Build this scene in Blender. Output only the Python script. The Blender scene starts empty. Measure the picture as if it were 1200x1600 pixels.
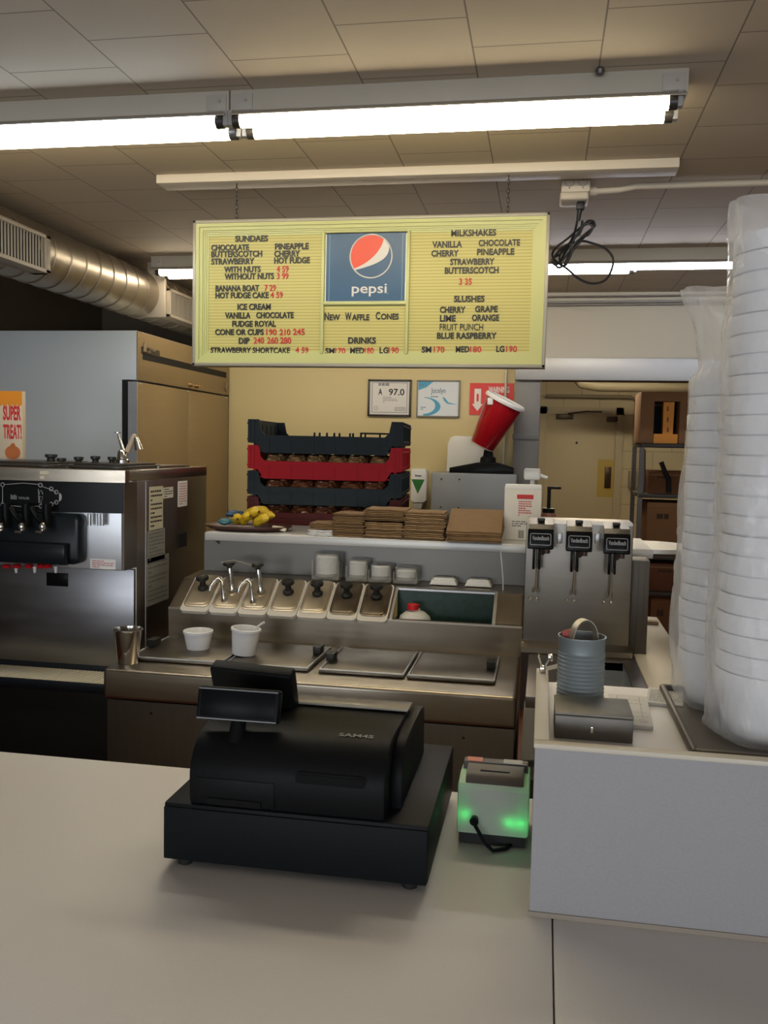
import bpy, bmesh, math, random
from mathutils import Vector, Matrix, noise
random.seed(7)
PI = math.pi
S = bpy.context.scene
COL = S.collection

# ------------------------------------------------------------------ camera
F_PX = 1400.0                       # focal length in pixels of the 1200x1600 frame
def _norm(v): return Vector(v).normalized()
dY = _norm((250, -98, F_PX))
_s = .0348
dX = _norm((1, _s, -(250 - 98*_s)/F_PX))
dZ = dX.cross(dY)
EYE = Vector((0, 0, 1.6))
cam_d = bpy.data.cameras.new('camera'); cam = bpy.data.objects.new('camera', cam_d); COL.objects.link(cam)
rot = Matrix(((dX[0], -dX[1], -dX[2]), (dY[0], -dY[1], -dY[2]), (dZ[0], -dZ[1], -dZ[2])))
cam.matrix_world = Matrix.Translation(EYE) @ rot.to_4x4()
cam_d.sensor_fit = 'VERTICAL'; cam_d.sensor_height = 32.0; cam_d.lens = 32.0*F_PX/1600
cam_d.clip_start = .05; cam_d.clip_end = 60
S.camera = cam

# ------------------------------------------------------------------ view + world + daylight
S.view_settings.view_transform = 'Standard'; S.view_settings.look = 'None'
S.view_settings.exposure = 0.34; S.view_settings.gamma = 1.0; S.view_settings.use_curve_mapping = False
w = bpy.data.worlds.new('World'); S.world = w; w.use_nodes = True
w.node_tree.nodes['Background'].inputs[0].default_value = (.62, .75, 1, 1)
w.node_tree.nodes['Background'].inputs[1].default_value = .8
def area(name, loc, rotation, sx, sy, power, color):
    l = bpy.data.lights.new(name, 'AREA'); l.shape = 'RECTANGLE'; l.size = sx; l.size_y = sy
    l.energy = power; l.color = color
    o = bpy.data.objects.new(name, l); o.location = loc; o.rotation_euler = rotation; COL.objects.link(o); return o
DAY = 88
# daylight coming in, thrown upward by the sunlit ground, through the two shop windows behind the camera
area('daylight', (-1.55, -3.3, 1.15), (PI/2+.55, 0, 0), 2.2, 1.6, DAY, (.90, .94, 1))
area('daylight', (.95, -3.3, 1.15), (PI/2+.55, 0, 0), 2.2, 1.6, DAY, (.90, .94, 1))
TUBE_WARM = 20.0; TUBE_COOL = 18.0; TUBE_BACK = 20.0; TUBE_STORE = 55.0

# ------------------------------------------------------------------ helpers: points
def ray(px, py):
    d = Vector(((px-600)/F_PX, (py-800)/F_PX, 1)); return Vector((d.dot(dX), d.dot(dY), d.dot(dZ)))
def at(px, py, Y): r = ray(px, py); return EYE + r*(Y/r.y)
def atz(px, py, z): r = ray(px, py); return EYE + r*((z-1.6)/r.z)
def atx(px, py, x): r = ray(px, py); return EYE + r*(x/r.x)

# ------------------------------------------------------------------ helpers: materials
_M = {}
def mat(name, col, rough=.5, metal=0., noise_amt=0., noise_scale=8., stretch=(1, 1, 1), bump=0., bump_scale=60., bump_stretch=None,
        spec=None, coat=0., emit=None, estr=0., trans=0., ior=1.45, alpha=1., rough_var=0.):
    if name in _M: return _M[name]
    m = bpy.data.materials.new(name); m.use_nodes = True; nt = m.node_tree; N = nt.nodes; L = nt.links
    b = N['Principled BSDF']; c4 = (*col, 1)
    b.inputs['Base Color'].default_value = c4; b.inputs['Roughness'].default_value = rough; b.inputs['Metallic'].default_value = metal
    if spec is not None: b.inputs['Specular IOR Level'].default_value = spec
    b.inputs['Coat Weight'].default_value = coat; b.inputs['IOR'].default_value = ior
    b.inputs['Transmission Weight'].default_value = trans; b.inputs['Alpha'].default_value = alpha
    if emit: b.inputs['Emission Color'].default_value = (*emit, 1); b.inputs['Emission Strength'].default_value = estr
    tc = N.new('ShaderNodeTexCoord')
    if noise_amt or rough_var:
        mp = N.new('ShaderNodeMapping'); mp.inputs['Scale'].default_value = stretch; L.new(tc.outputs['Object'], mp.inputs[0])
        nz = N.new('ShaderNodeTexNoise'); nz.inputs['Scale'].default_value = noise_scale; nz.inputs['Detail'].default_value = 6
        L.new(mp.outputs[0], nz.inputs['Vector'])
        if noise_amt:
            mx = N.new('ShaderNodeMix'); mx.data_type = 'RGBA'
            mx.inputs[6].default_value = tuple(max(0, c*(1-noise_amt)) for c in col)+(1,)
            mx.inputs[7].default_value = tuple(min(1, c*(1+noise_amt)) for c in col)+(1,)
            L.new(nz.outputs['Fac'], mx.inputs[0]); L.new(mx.outputs[2], b.inputs['Base Color'])
        if rough_var:
            mr = N.new('ShaderNodeMapRange'); mr.inputs[3].default_value = max(.02, rough-rough_var); mr.inputs[4].default_value = rough+rough_var
            L.new(nz.outputs['Fac'], mr.inputs[0]); L.new(mr.outputs[0], b.inputs['Roughness'])
    if bump:
        mp2 = N.new('ShaderNodeMapping'); mp2.inputs['Scale'].default_value = bump_stretch or (1, 1, 1); L.new(tc.outputs['Object'], mp2.inputs[0])
        n2 = N.new('ShaderNodeTexNoise'); n2.inputs['Scale'].default_value = bump_scale; n2.inputs['Detail'].default_value = 4
        L.new(mp2.outputs[0], n2.inputs['Vector'])
        bp = N.new('ShaderNodeBump'); bp.inputs['Strength'].default_value = bump; bp.inputs['Distance'].default_value = .004
        L.new(n2.outputs['Fac'], bp.inputs['Height']); L.new(bp.outputs[0], b.inputs['Normal'])
    _M[name] = m; return m
def mat_emit(name, col, strength):
    if name in _M: return _M[name]
    m = bpy.data.materials.new(name); m.use_nodes = True; N = m.node_tree.nodes
    N.remove(N['Principled BSDF']); e = N.new('ShaderNodeEmission'); e.inputs[0].default_value = (*col, 1); e.inputs[1].default_value = strength
    m.node_tree.links.new(e.outputs[0], N['Material Output'].inputs[0]); _M[name] = m; return m

STEEL = mat('brushed_steel', (.28, .26, .228), .36, 1, .10, 5, (1, 1, 14), .03, 90, (1, 1, 20), rough_var=.08)
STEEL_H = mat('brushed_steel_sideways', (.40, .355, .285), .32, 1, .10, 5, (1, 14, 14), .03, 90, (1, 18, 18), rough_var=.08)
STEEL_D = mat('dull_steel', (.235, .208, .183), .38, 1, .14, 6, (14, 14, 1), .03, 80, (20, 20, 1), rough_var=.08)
STEEL_L = mat('pale_steel', (.62, .64, .66), .42, 1, .08, 3, (1, 1, 6), .02, 60, rough_var=.06)
CHROME = mat('chrome', (.75, .74, .72), .12, 1)
BLACK = mat('black_plastic', (.006, .0065, .007), .45, 0, bump=.10, bump_scale=500, spec=.12)
BLACK_S = mat('smooth_black_plastic', (.006, .0065, .007), .28, spec=.12)
KNOB = mat('black_knob', (.018, .018, .015), .45)
WHITE_P = mat('white_plastic', (.72, .72, .69), .40)
WHITE_FOAM = mat('white_foam', (.80, .80, .80), .7, 0, .02, 200, bump=.05, bump_scale=350)
WHITE_PAPER = mat('white_paper', (.75, .74, .71), .8)
DARK_INK = mat('dark_ink', (.02, .02, .02), .6)
GREY_INK = mat('grey_ink', (.22, .22, .22), .6)
RED_INK = mat('red_ink', (.55, .02, .02), .5)
RUBBER = mat('black_rubber', (.012, .012, .012), .7)
GREY_METAL = mat('grey_painted_metal', (.30, .29, .27), .45, 0, .05, 20)
FIX_WHITE = mat('fixture_enamel', (.40, .365, .30), .45, 0, .04, 6)

# ------------------------------------------------------------------ helpers: objects
def wm(o):
    return (wm(o.parent) @ o.matrix_basis) if o.parent else o.matrix_basis.copy()
class MB:
    """collects shapes in world (or local) coordinates and links them as one mesh object"""
    def __init__(s): s.bm = bmesh.new()
    def _xf(s, vs, M):
        if M is not None: bmesh.ops.transform(s.bm, matrix=M, verts=vs)
    def box(s, a, b, bevel=0., seg=2, M=None):
        a = Vector(a); b = Vector(b)
        r = bmesh.ops.create_cube(s.bm, size=1); vs = r['verts']; d = b-a; c = (a+b)/2
        for v in vs: v.co = Vector((v.co.x*d.x, v.co.y*d.y, v.co.z*d.z))+c
        if bevel:
            es = list({e for v in vs for e in v.link_edges})
            rr = bmesh.ops.bevel(s.bm, geom=es, offset=min(bevel, .49*min(abs(x) for x in d)), segments=seg, profile=.5, affect='EDGES')
            vs = list({v for f in rr['faces'] for v in f.verts} | {v for v in vs if v.is_valid})
        s._xf(vs, M); return s
    def cyl(s, p, q, r, r2=None, n=20, caps=True, M=None):
        p = Vector(p); q = Vector(q); d = q-p; r2 = r if r2 is None else r2
        R = d.to_track_quat('Z', 'Y').to_matrix().to_4x4()
        x = bmesh.ops.create_cone(s.bm, cap_ends=caps, segments=n, radius1=r, radius2=r2, depth=d.length)
        bmesh.ops.transform(s.bm, matrix=Matrix.Translation((p+q)/2) @ R, verts=x['verts'])
        s._xf(x['verts'], M); return s
    def sph(s, c, r, sc=(1, 1, 1), n=16, M=None):
        x = bmesh.ops.create_uvsphere(s.bm, u_segments=n, v_segments=max(6, n//2), radius=r)
        for v in x['verts']: v.co = Vector((v.co.x*sc[0], v.co.y*sc[1], v.co.z*sc[2]))+Vector(c)
        s._xf(x['verts'], M); return s
    def lathe(s, prof, c=(0, 0, 0), n=32, M=None, close=False):
        c = Vector(c); rings = []; allv = []
        for r, z in prof:
            if r < 1e-6: ring = [s.bm.verts.new(c+Vector((0, 0, z)))]
            else: ring = [s.bm.verts.new(c+Vector((r*math.cos(2*PI*i/n), r*math.sin(2*PI*i/n), z))) for i in range(n)]
            rings.append(ring); allv += ring
        pairs = list(zip(rings, rings[1:]))
        for A, B in pairs:
            for i in range(n):
                j = (i+1) % n
                if len(A) == 1 and len(B) == 1: continue
                if len(A) == 1: s.bm.faces.new((A[0], B[i], B[j]))
                elif len(B) == 1: s.bm.faces.new((A[i], A[j], B[0]))
                else: s.bm.faces.new((A[i], A[j], B[j], B[i]))
        s._xf(allv, M); return s
    def prism(s, pts, axis, a, b, M=None, bevel=0., seg=2):
        """polygon pts (2-D) extruded along axis from a to b; axis x: pts=(y,z); y: (x,z); z: (x,y)"""
        def mk(u, v, t): return {'x': (t, u, v), 'y': (u, t, v), 'z': (u, v, t)}[axis]
        A = [s.bm.verts.new(mk(u, v, a)) for u, v in pts]; B = [s.bm.verts.new(mk(u, v, b)) for u, v in pts]
        n = len(pts); fs = [s.bm.faces.new(A), s.bm.faces.new(B)]
        for i in range(n):
            j = (i+1) % n; fs.append(s.bm.faces.new((A[i], A[j], B[j], B[i])))
        bmesh.ops.recalc_face_normals(s.bm, faces=fs)
        vs = A+B
        if bevel:
            es = list({e for f in fs[:2] for e in f.edges})
            rr = bmesh.ops.bevel(s.bm, geom=es, offset=bevel, segments=seg, profile=.5, affect='EDGES')
            vs = list({v for f in rr['faces'] for v in f.verts} | {v for v in vs if v.is_valid})
        s._xf(vs, M); return s
    def tube(s, path, r, n=8, closed=False, M=None):
        P = [Vector(p) for p in path]; k = len(P); rings = []; up = None
        for i in range(k):
            if closed: t = P[(i+1) % k]-P[i-1]
            else: t = P[min(i+1, k-1)]-P[max(i-1, 0)]
            t.normalize()
            if up is None: up = t.orthogonal().normalized()
            else:
                up = up-t*up.dot(t)
                up = up.normalized() if up.length > 1e-6 else t.orthogonal().normalized()
            sd = t.cross(up); rr = r[i] if isinstance(r, (list, tuple)) else r
            rings.append([s.bm.verts.new(P[i]+(up*math.cos(2*PI*j/n)+sd*math.sin(2*PI*j/n))*rr) for j in range(n)])
        prs = list(zip(rings, rings[1:]))+([(rings[-1], rings[0])] if closed else [])
        for A, B in prs:
            for j in range(n): s.bm.faces.new((A[j], A[(j+1) % n], B[(j+1) % n], B[j]))
        if not closed:
            s.bm.faces.new(rings[0][::-1]); s.bm.faces.new(rings[-1])
        s._xf([v for q in rings for v in q], M); return s
    def rings(s, rings, cap=True):
        """skin a list of equal-length vertex loops"""
        V = [[s.bm.verts.new(p) for p in r] for r in rings]; n = len(V[0])
        for A, B in zip(V, V[1:]):
            for j in range(n): s.bm.faces.new((A[j], A[(j+1) % n], B[(j+1) % n], B[j]))
        if cap: s.bm.faces.new(V[0][::-1]); s.bm.faces.new(V[-1])
        return s
    def quad(s, *p): s.bm.faces.new([s.bm.verts.new(q) for q in p]); return s
    def mesh(s, me, M):
        k = len(s.bm.verts); s.bm.from_mesh(me); s.bm.verts.ensure_lookup_table()
        for v in s.bm.verts[k:]: v.co = M @ v.co
        return s
    def build(s, name, m, parent=None, local=False, loc=None, smooth=True, ang=38, label=None):
        bmesh.ops.recalc_face_normals(s.bm, faces=s.bm.faces)
        o = bpy.data.objects.new(name, bpy.data.meshes.new(name)); COL.objects.link(o)
        if parent: o.parent = parent
        if loc is not None: o.location = loc
        if not local:
            bmesh.ops.transform(s.bm, matrix=wm(o).inverted(), verts=s.bm.verts)
        s.bm.to_mesh(o.data); s.bm.free()
        o.data.materials.append(m)
        if smooth:
            o.data.polygons.foreach_set('use_smooth', [True]*len(o.data.polygons))
            o.data.set_sharp_from_angle(angle=math.radians(ang))
        if label: o['label'] = label
        return o
def tag(o, label=None, cat=None, group=None, kind=None):
    if label: o['label'] = label
    if cat: o['category'] = cat
    if group: o['group'] = group
    if kind: o['kind'] = kind
    return o
def thing(name, label, cat, loc=(0, 0, 0), rz=0., group=None):
    o = bpy.data.objects.new(name, None); o.empty_display_size = .05; COL.objects.link(o)
    o.location = loc; o.rotation_euler = (0, 0, rz); return tag(o, label, cat, group)
def struct(o): o['kind'] = 'structure'; return o
def copy_tree(o, parent=None):
    c = o.copy(); COL.objects.link(c)
    if parent: c.parent = parent
    for ch in [x for x in COL.objects if x.parent == o]: copy_tree(ch, c)
    return c
def text_mesh(s, bold=0., ext=.0):
    cu = bpy.data.curves.new('txt', 'FONT'); cu.body = s; cu.size = 1; cu.offset = bold; cu.extrude = ext; cu.resolution_u = 3
    o = bpy.data.objects.new('txt', cu); COL.objects.link(o)
    dg = bpy.context.evaluated_depsgraph_get(); me = bpy.data.meshes.new_from_object(o.evaluated_get(dg))
    bpy.data.objects.remove(o); bpy.data.curves.remove(cu); return me
def add_text(mb, s, o, u, v, h, width=None, bold=.0, depth=.0006, align='L'):
    """text whose inked box starts at o, runs along u, has height h along v"""
    me = text_mesh(s, bold, .5)
    xs = [q.co.x for q in me.vertices]; ys = [q.co.y for q in me.vertices]
    x0, x1, y0, y1 = min(xs), max(xs), min(ys), max(ys)
    sy = h/(y1-y0); sx = (width/(x1-x0)) if width else sy
    u = Vector(u).normalized(); v = Vector(v).normalized(); n = u.cross(v)
    o = Vector(o)
    if align == 'C': o = o-u*(x1-x0)*sx/2
    M = Matrix(((u.x*sx, v.x*sy, n.x*depth, 0), (u.y*sx, v.y*sy, n.y*depth, 0), (u.z*sx, v.z*sy, n.z*depth, 0), (0, 0, 0, 1)))
    M = Matrix.Translation(o-u*x0*sx*0) @ M @ Matrix.Translation((-x0, -y0, .5))
    mb.mesh(me, M); bpy.data.meshes.remove(me); return mb
def lines(mb, o, u, v, w, h, n, thick=.4, seed=0, depth=.0004):
    """rows of small print as thin raised strokes"""
    r = random.Random(seed); u = Vector(u).normalized(); v = Vector(v).normalized(); nn = u.cross(v); p = h/n
    for i in range(n):
        x = 0.
        while x < w*.93:
            L = min(w-x, r.uniform(.08, .22)*w)
            a = Vector(o)+v*(i*p+p*.3)+u*x
            mb.quad(a+nn*depth, a+u*L+nn*depth, a+u*L+v*p*thick+nn*depth, a+v*p*thick+nn*depth)
            x += L+w*.03
            if i % 3 == 0 and r.random() < .3: break
    return mb
def rrect(w, h, r, n=5):
    pts = []
    for cx, cy, a0 in ((w/2-r, h/2-r, 0), (-w/2+r, h/2-r, PI/2), (-w/2+r, -h/2+r, PI), (w/2-r, -h/2+r, 3*PI/2)):
        for i in range(n+1):
            a = a0+PI/2*i/n; pts.append((cx+r*math.cos(a), cy+r*math.sin(a)))
    return pts
X1 = Vector((1, 0, 0)); Y1 = Vector((0, 1, 0)); Z1 = Vector((0, 0, 1))

# ================================================================== SETTING
XL, XR, YF, YB, YE, ZC = -2.92, 2.40, -2.60, 5.62, 10.40, 2.55
def tile_material():
    m = bpy.data.materials.new('ceiling_tiles'); m.use_nodes = True; N = m.node_tree.nodes; L = m.node_tree.links; b = N['Principled BSDF']
    g = N.new('ShaderNodeNewGeometry'); sp = N.new('ShaderNodeSeparateXYZ'); cb = N.new('ShaderNodeCombineXYZ'); L.new(g.outputs['Position'], sp.inputs[0])
    ax = N.new('ShaderNodeMath'); ax.operation = 'ADD'; ax.inputs[1].default_value = 1.106+.302*20; L.new(sp.outputs[0], ax.inputs[0])
    ay = N.new('ShaderNodeMath'); ay.operation = 'ADD'; ay.inputs[1].default_value = 6.04-1.905; L.new(sp.outputs[1], ay.inputs[0])
    L.new(ay.outputs[0], cb.inputs[0]); L.new(ax.outputs[0], cb.inputs[1])
    br = N.new('ShaderNodeTexBrick'); br.offset = .5; br.inputs['Scale'].default_value = 1; br.inputs['Mortar Size'].default_value = .0024; br.inputs['Mortar Smooth'].default_value = .3
    br.inputs['Brick Width'].default_value = .302; br.inputs['Row Height'].default_value = .302; br.inputs['Bias'].default_value = 0
    br.inputs['Color1'].default_value = (.50, .425, .325, 1); br.inputs['Color2'].default_value = (.47, .40, .305, 1); br.inputs['Mortar'].default_value = (.20, .165, .125, 1)
    L.new(cb.outputs[0], br.inputs[0])
    nz = N.new('ShaderNodeTexNoise'); nz.inputs['Scale'].default_value = 180; L.new(g.outputs['Position'], nz.inputs['Vector'])
    bp = N.new('ShaderNodeBump'); bp.inputs['Strength'].default_value = .1; bp.inputs['Distance'].default_value = .003; L.new(nz.outputs['Fac'], bp.inputs['Height'])
    L.new(bp.outputs[0], b.inputs['Normal']); L.new(br.outputs['Color'], b.inputs['Base Color']); b.inputs['Roughness'].default_value = .75
    return m
def grid_material(name, c1, c2, mortar, bw, rh, ms, vert, rough=.6, offset=0.):
    m = bpy.data.materials.new(name); m.use_nodes = True; N = m.node_tree.nodes; L = m.node_tree.links; b = N['Principled BSDF']
    g = N.new('ShaderNodeNewGeometry'); sp = N.new('ShaderNodeSeparateXYZ'); cb = N.new('ShaderNodeCombineXYZ'); L.new(g.outputs['Position'], sp.inputs[0])
    ax = N.new('ShaderNodeMath'); ax.operation = 'ADD'; ax.inputs[1].default_value = 8; L.new(sp.outputs[0], ax.inputs[0])
    L.new(ax.outputs[0], cb.inputs[0]); L.new(sp.outputs[2 if vert else 1], cb.inputs[1])
    br = N.new('ShaderNodeTexBrick'); br.offset = offset; br.inputs['Scale'].default_value = 1; br.inputs['Mortar Size'].default_value = ms
    br.inputs['Brick Width'].default_value = bw; br.inputs['Row Height'].default_value = rh
    br.inputs['Color1'].default_value = (*c1, 1); br.inputs['Color2'].default_value = (*c2, 1); br.inputs['Mortar'].default_value = (*mortar, 1)
    L.new(cb.outputs[0], br.inputs[0]); L.new(br.outputs['Color'], b.inputs['Base Color']); b.inputs['Roughness'].default_value = rough
    return m
WALL = mat('cream_wall_paint', (.57, .47, .235), .55, 0, .04, 2)
WALL_D = mat('dark_brown_wall', (.105, .078, .048), .6, 0, .06, 3)
WALL_U = mat('upper_wall_paint', (.52, .48, .39), .6, 0, .04, 2)
BLOCK = grid_material('painted_block', (.56, .50, .33), (.53, .47, .31), (.40, .35, .22), .40, .20, .006, True, .6, .5)
FLOOR = grid_material('quarry_tile', (.20, .045, .025), (.17, .04, .022), (.09, .04, .03), .152, .152, .006, False, .45)
struct(MB().box((XL-.1, YF-.1, -.1), (XR+.1, YE+.1, 0)).build('floor', FLOOR, smooth=False))
struct(MB().box((XL-.1, YF-.1, ZC), (XR+.1, YE+.1, ZC+.1)).build('ceiling', tile_material(), smooth=False))
struct(MB().box((XL-.1, YF-.1, 0), (XL, YE+.1, ZC)).build('wall_left', WALL_D, smooth=False))
struct(MB().box((XR, YF-.1, 0), (XR+.1, YE+.1, ZC)).build('wall_right', WALL_U, smooth=False))
struct(MB().box((XL, YE, 0), (XR, YE+.1, ZC)).build('wall_storeroom', BLOCK, smooth=False))
# back wall of the kitchen with an opening to the store room
OPL, OPR, OPT = -.03, 1.45, 2.14
struct(MB().box((XL, YB, 0), (-.185, YB+.12, ZC)).build('wall_back', WALL, smooth=False))
struct(MB().box((-.185, YB, OPT), (XR, YB+.12, ZC)).box((OPR, YB, 0), (XR, YB+.12, OPT)).build('wall_header', WALL_U, smooth=False))
# shop front behind the camera, with two window openings
fw = MB(); zs, zt = .85, 2.38
fw.box((XL, YF-.1, 0), (XR, YF, zs)).box((XL, YF-.1, zt), (XR, YF, ZC))
for a, b in ((XL, -2.5), (-.6, 0), (1.9, XR)): fw.box((a, YF-.1, zs), (b, YF, zt))
struct(fw.build('wall_front', WALL_U, smooth=False))
def glass_material():
    m = bpy.data.materials.new('window_glass'); m.use_nodes = True; N = m.node_tree.nodes; L = m.node_tree.links
    t = N.new('ShaderNodeBsdfTransparent'); g = N.new('ShaderNodeBsdfGlossy'); g.inputs['Roughness'].default_value = .02; mx = N.new('ShaderNodeMixShader'); mx.inputs[0].default_value = .06
    L.new(t.outputs[0], mx.inputs[1]); L.new(g.outputs[0], mx.inputs[2]); L.new(mx.outputs[0], N['Material Output'].inputs[0]); return m
GLASS = glass_material()
for i, (a, b) in enumerate(((-2.5, -.6), (0, 1.9))):
    t = thing('window_%d' % (i+1), None, None, (a, YF, zs)); struct(t)
    f = MB(); q = .05
    for p0, p1 in (((a, zs), (b, zs+q)), ((a, zt-q), (b, zt)), ((a, zs), (a+q, zt)), ((b-q, zs), (b, zt)), (((a+b)/2-.02, zs), ((a+b)/2+.02, zt))):
        f.box((p0[0], YF-.06, p0[1]), (p1[0], YF-.01, p1[1]))
    f.build('window_frame', STEEL_L, t, smooth=False)
    MB().box((a+.04, YF-.038, zs+.04), (b-.04, YF-.032, zt-.04)).build('pane', GLASS, t, smooth=False)
struct(MB().box((XL, YB-.012, 0), (-2.036, YB-.0005, ZC)).build('trim_5', WALL_D, smooth=False))  # dark brown sheet added over the left part of the back wall
# wall seam strip, thin grey pipe on the back wall
struct(MB().box((-.925, YB-.004, .0), (-.912, YB, ZC)).build('trim_1', WALL, smooth=False))
# stainless clad column and lintel round the opening
struct(MB().box((-.185, 5.49, 0), (-.032, YB+.12, OPT), .004).box((-.19, 5.482, 1.655), (-.03, 5.49, 1.69), .002).build('trim_2', mat('column_steel', (.15, .142, .128), .5, .2, .10, 5), ang=30))
struct(MB().box((-.185, 5.46, 2.012), (XR, 5.50, 2.143), .003).build('trim_3', mat('lintel_steel', (.36, .355, .345), .4, .5, .06, 3), ang=30))
struct(MB().box((-.03, 5.50, 2.012), (XR, YB, 2.03)).build('trim_4', WALL_D))

# pipes along the wall above the opening
for k, (zz, rr) in enumerate(((2.520, .005), (2.484, .0075), (2.468, .0045))):
    o = MB().tube([(-.5+.1*k, 5.58, zz), (.4, 5.58, zz+.004*math.sin(k)), (1.9, 5.58, zz+.008)], rr, 10).build('wall_pipe', GREY_METAL if k else STEEL_D)
    tag(o, ['thin grey conduit high on the wall above the store room opening, topmost of three', 'middle grey conduit high on the wall above the store room opening',
            'lowest thin dark conduit high on the wall above the store room opening'][k], 'pipe', 'conduits above the opening')
o = MB().tube([(-.245, 5.60, 2.54), (-.245, 5.60, .2)], .008, 10).build('wall_conduit', mat('pale_conduit', (.55, .5, .38), .5))
tag(o, 'thin pale vertical conduit on the cream wall beside the steel column', 'pipe')

# store room: door, big pipe, shelving
t = thing('door_1', None, None, (.4, YE, 0)); struct(t)
p0, p1 = at(848, 640, YE), at(970, 640, YE)
DOORM = mat('door_paint', (.50, .44, .29), .5, 0, .03, 3)
MB().box((p0.x+.05, YE-.05, 0), (p1.x-.05, YE-.01, 2.0), .004).build('door_leaf', DOORM, t)
d = MB(); d.box((p0.x-.03, YE-.07, 0), (p0.x+.05, YE, 2.08)).box((p1.x-.05, YE-.07, 0), (p1.x+.03, YE, 2.08)).box((p0.x-.03, YE-.07, 2.0), (p1.x+.03, YE, 2.08))
d.build('door_frame', mat('door_frame_paint', (.46, .41, .28), .5), t)
MB().box((.07+.05, YE-.10, 1.945), (.31, YE-.05, 2.0), .006).tube([(.25, YE-.09, 2.005), (.45, YE-.12, 2.03), (.62, YE-.08, 2.03)], .008).build('door_closer', mat('bronze_closer', (.08, .06, .04), .4, .6), t)
MB().box((.60, YE-.055, 1.08), (.78, YE-.048, 1.50)).build('kick_plate', mat('yellow_plate', (.46, .34, .07), .4), t)
MB().box((.68, YE-.07, 1.18), (.75, YE-.055, 1.42), .004).cyl((.715, YE-.07, 1.34), (.715, YE-.10, 1.34), .014).build('door_lock', mat('dark_lock', (.06, .035, .02), .4, .5), t)
MB().cyl((.36, YE-.056, 1.68), (.36, YE-.048, 1.68), .014).build('peephole', KNOB, t)
MB().box((.68, YE-.07, 1.92), (.80, YE-.05, 1.98), .003).build('door_latch', mat('dark_lock', (.06, .035, .02)), t)
o = MB().tube([(.2, 9.0, 2.55), (.25, 9.0, 2.35), (.34, 9.0, 2.25), (.5, 9.0, 2.225), (1.6, 9.0, 2.225)], .055, 16).build('drain_pipe', mat('pipe_cream', (.24, .21, .14), .5))
tag(o, 'fat cream pipe bending along the store room ceiling', 'pipe')
o = MB().tube([(.0, 10.3, 2.20), (.93, 10.3, 2.20), (.985, 10.3, 2.15), (.985, 10.3, 1.35)], .018, 10).box((.94, 10.28, 1.2), (1.03, 10.36, 1.38), .004).build('switch_conduit', mat('switch_grey', (.28, .25, .17), .5))
tag(o, 'painted conduit and switch box on the block wall right of the far door', 'pipe')

# ================================================================== SERVICE COUNTER (near)
LAM = mat('cream_laminate', (.68, .655, .63), .42, 0, .06, 420, bump=.05, bump_scale=420)
GREYLAM = mat('grey_speckled_laminate', (.325, .322, .328), .5, 0, .10, 240, bump=.06, bump_scale=260)
EDGE = mat('cream_edge_trim', (.60, .55, .45), .45, 0, .03, 20)
ct = thing('service_counter', 'long pale laminate front counter carrying the cash register', 'counter', (-.3, 1.2, 0))
MB().box((-2.35, .35, .90), (.0335, 1.680, .94), .003).build('countertop', LAM, ct)
MB().box((.0352, .35, .90), (1.9, 1.680, .94), .003).build('countertop', LAM, ct)
MB().box((-2.3, .40, 0), (1.9, 1.64, .90)).build('counter_base', mat('counter_base_laminate', (.40, .38, .34), .5), ct)

bx = thing('raised_counter_box', 'grey fronted raised box on the right end of the front counter', 'counter box', (.5, 1.45, .94))
MB().box((.002, 1.246, .9405), (1.3, 1.252, 1.183)).box((.002, 1.252, .9405), (.006, 1.683, 1.183)).build('front_panel', GREYLAM, bx)
MB().box((.006, 1.252, .9405), (1.3, 1.683, 1.165)).build('deck', LAM, bx)
MB().box((.0, 1.244, 1.183), (1.3, 1.264, 1.190), .0015).box((.0, 1.2642, 1.183), (.022, 1.685, 1.190), .0015)\
    .box((.008, 1.253, 1.164), (1.3, 1.263, 1.184)).box((.008, 1.264, 1.164), (.021, 1.684, 1.184)).build('rim', EDGE, bx)
MB().box((.0, 1.2435, .94), (1.3, 1.2462, .947)).build('base_bead', mat('tan_bead', (.30, .26, .21), .5), bx)

# ================================================================== CASH DRAWER + REGISTER
dr = thing('cash_till', 'wide black steel cash till on rubber feet under the register', 'cash till', (-.355, 1.46, .94))
MB().box((-.562, 1.275, .952), (-.148, 1.645, 1.042), .004).build('drawer_case', BLACK, dr)
MB().box((-.561, 1.271, .953), (-.149, 1.2755, 1.036), .002).build('drawer_back_plate', mat('drawer_black', (.008, .010, .011), .5, 0, bump=.08, bump_scale=400, spec=.10), dr)
for fx in (-.533, -.176):
    for fy in (1.292, 1.61): MB().cyl((fx, fy, .9405), (fx, fy, .953), .011, .013, 14).build('foot', RUBBER, dr)
rg = thing('cash_register', 'black electronic cash register with two displays sitting on the wide till', 'cash register', (-.36, 1.40, 1.042))
prof = [(1.280, 1.0425), (1.276, 1.060), (1.276, 1.092), (1.281, 1.108), (1.292, 1.124), (1.308, 1.137), (1.330, 1.146), (1.352, 1.150), (1.40, 1.150), (1.50, 1.147), (1.545, 1.134), (1.555, 1.09), (1.555, 1.0425)]
MB().prism(prof, 'x', -.522, -.215, bevel=.004).build('register_body', BLACK, rg)
prof2 = [(1.330, 1.0425), (1.325, 1.09), (1.337, 1.118), (1.36, 1.137), (1.40, 1.143), (1.535, 1.142), (1.575, 1.134), (1.585, 1.0425)]
MB().prism(prof2, 'x', -.2151, -.196, bevel=.004).build('side_cheek', BLACK, rg)
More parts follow.
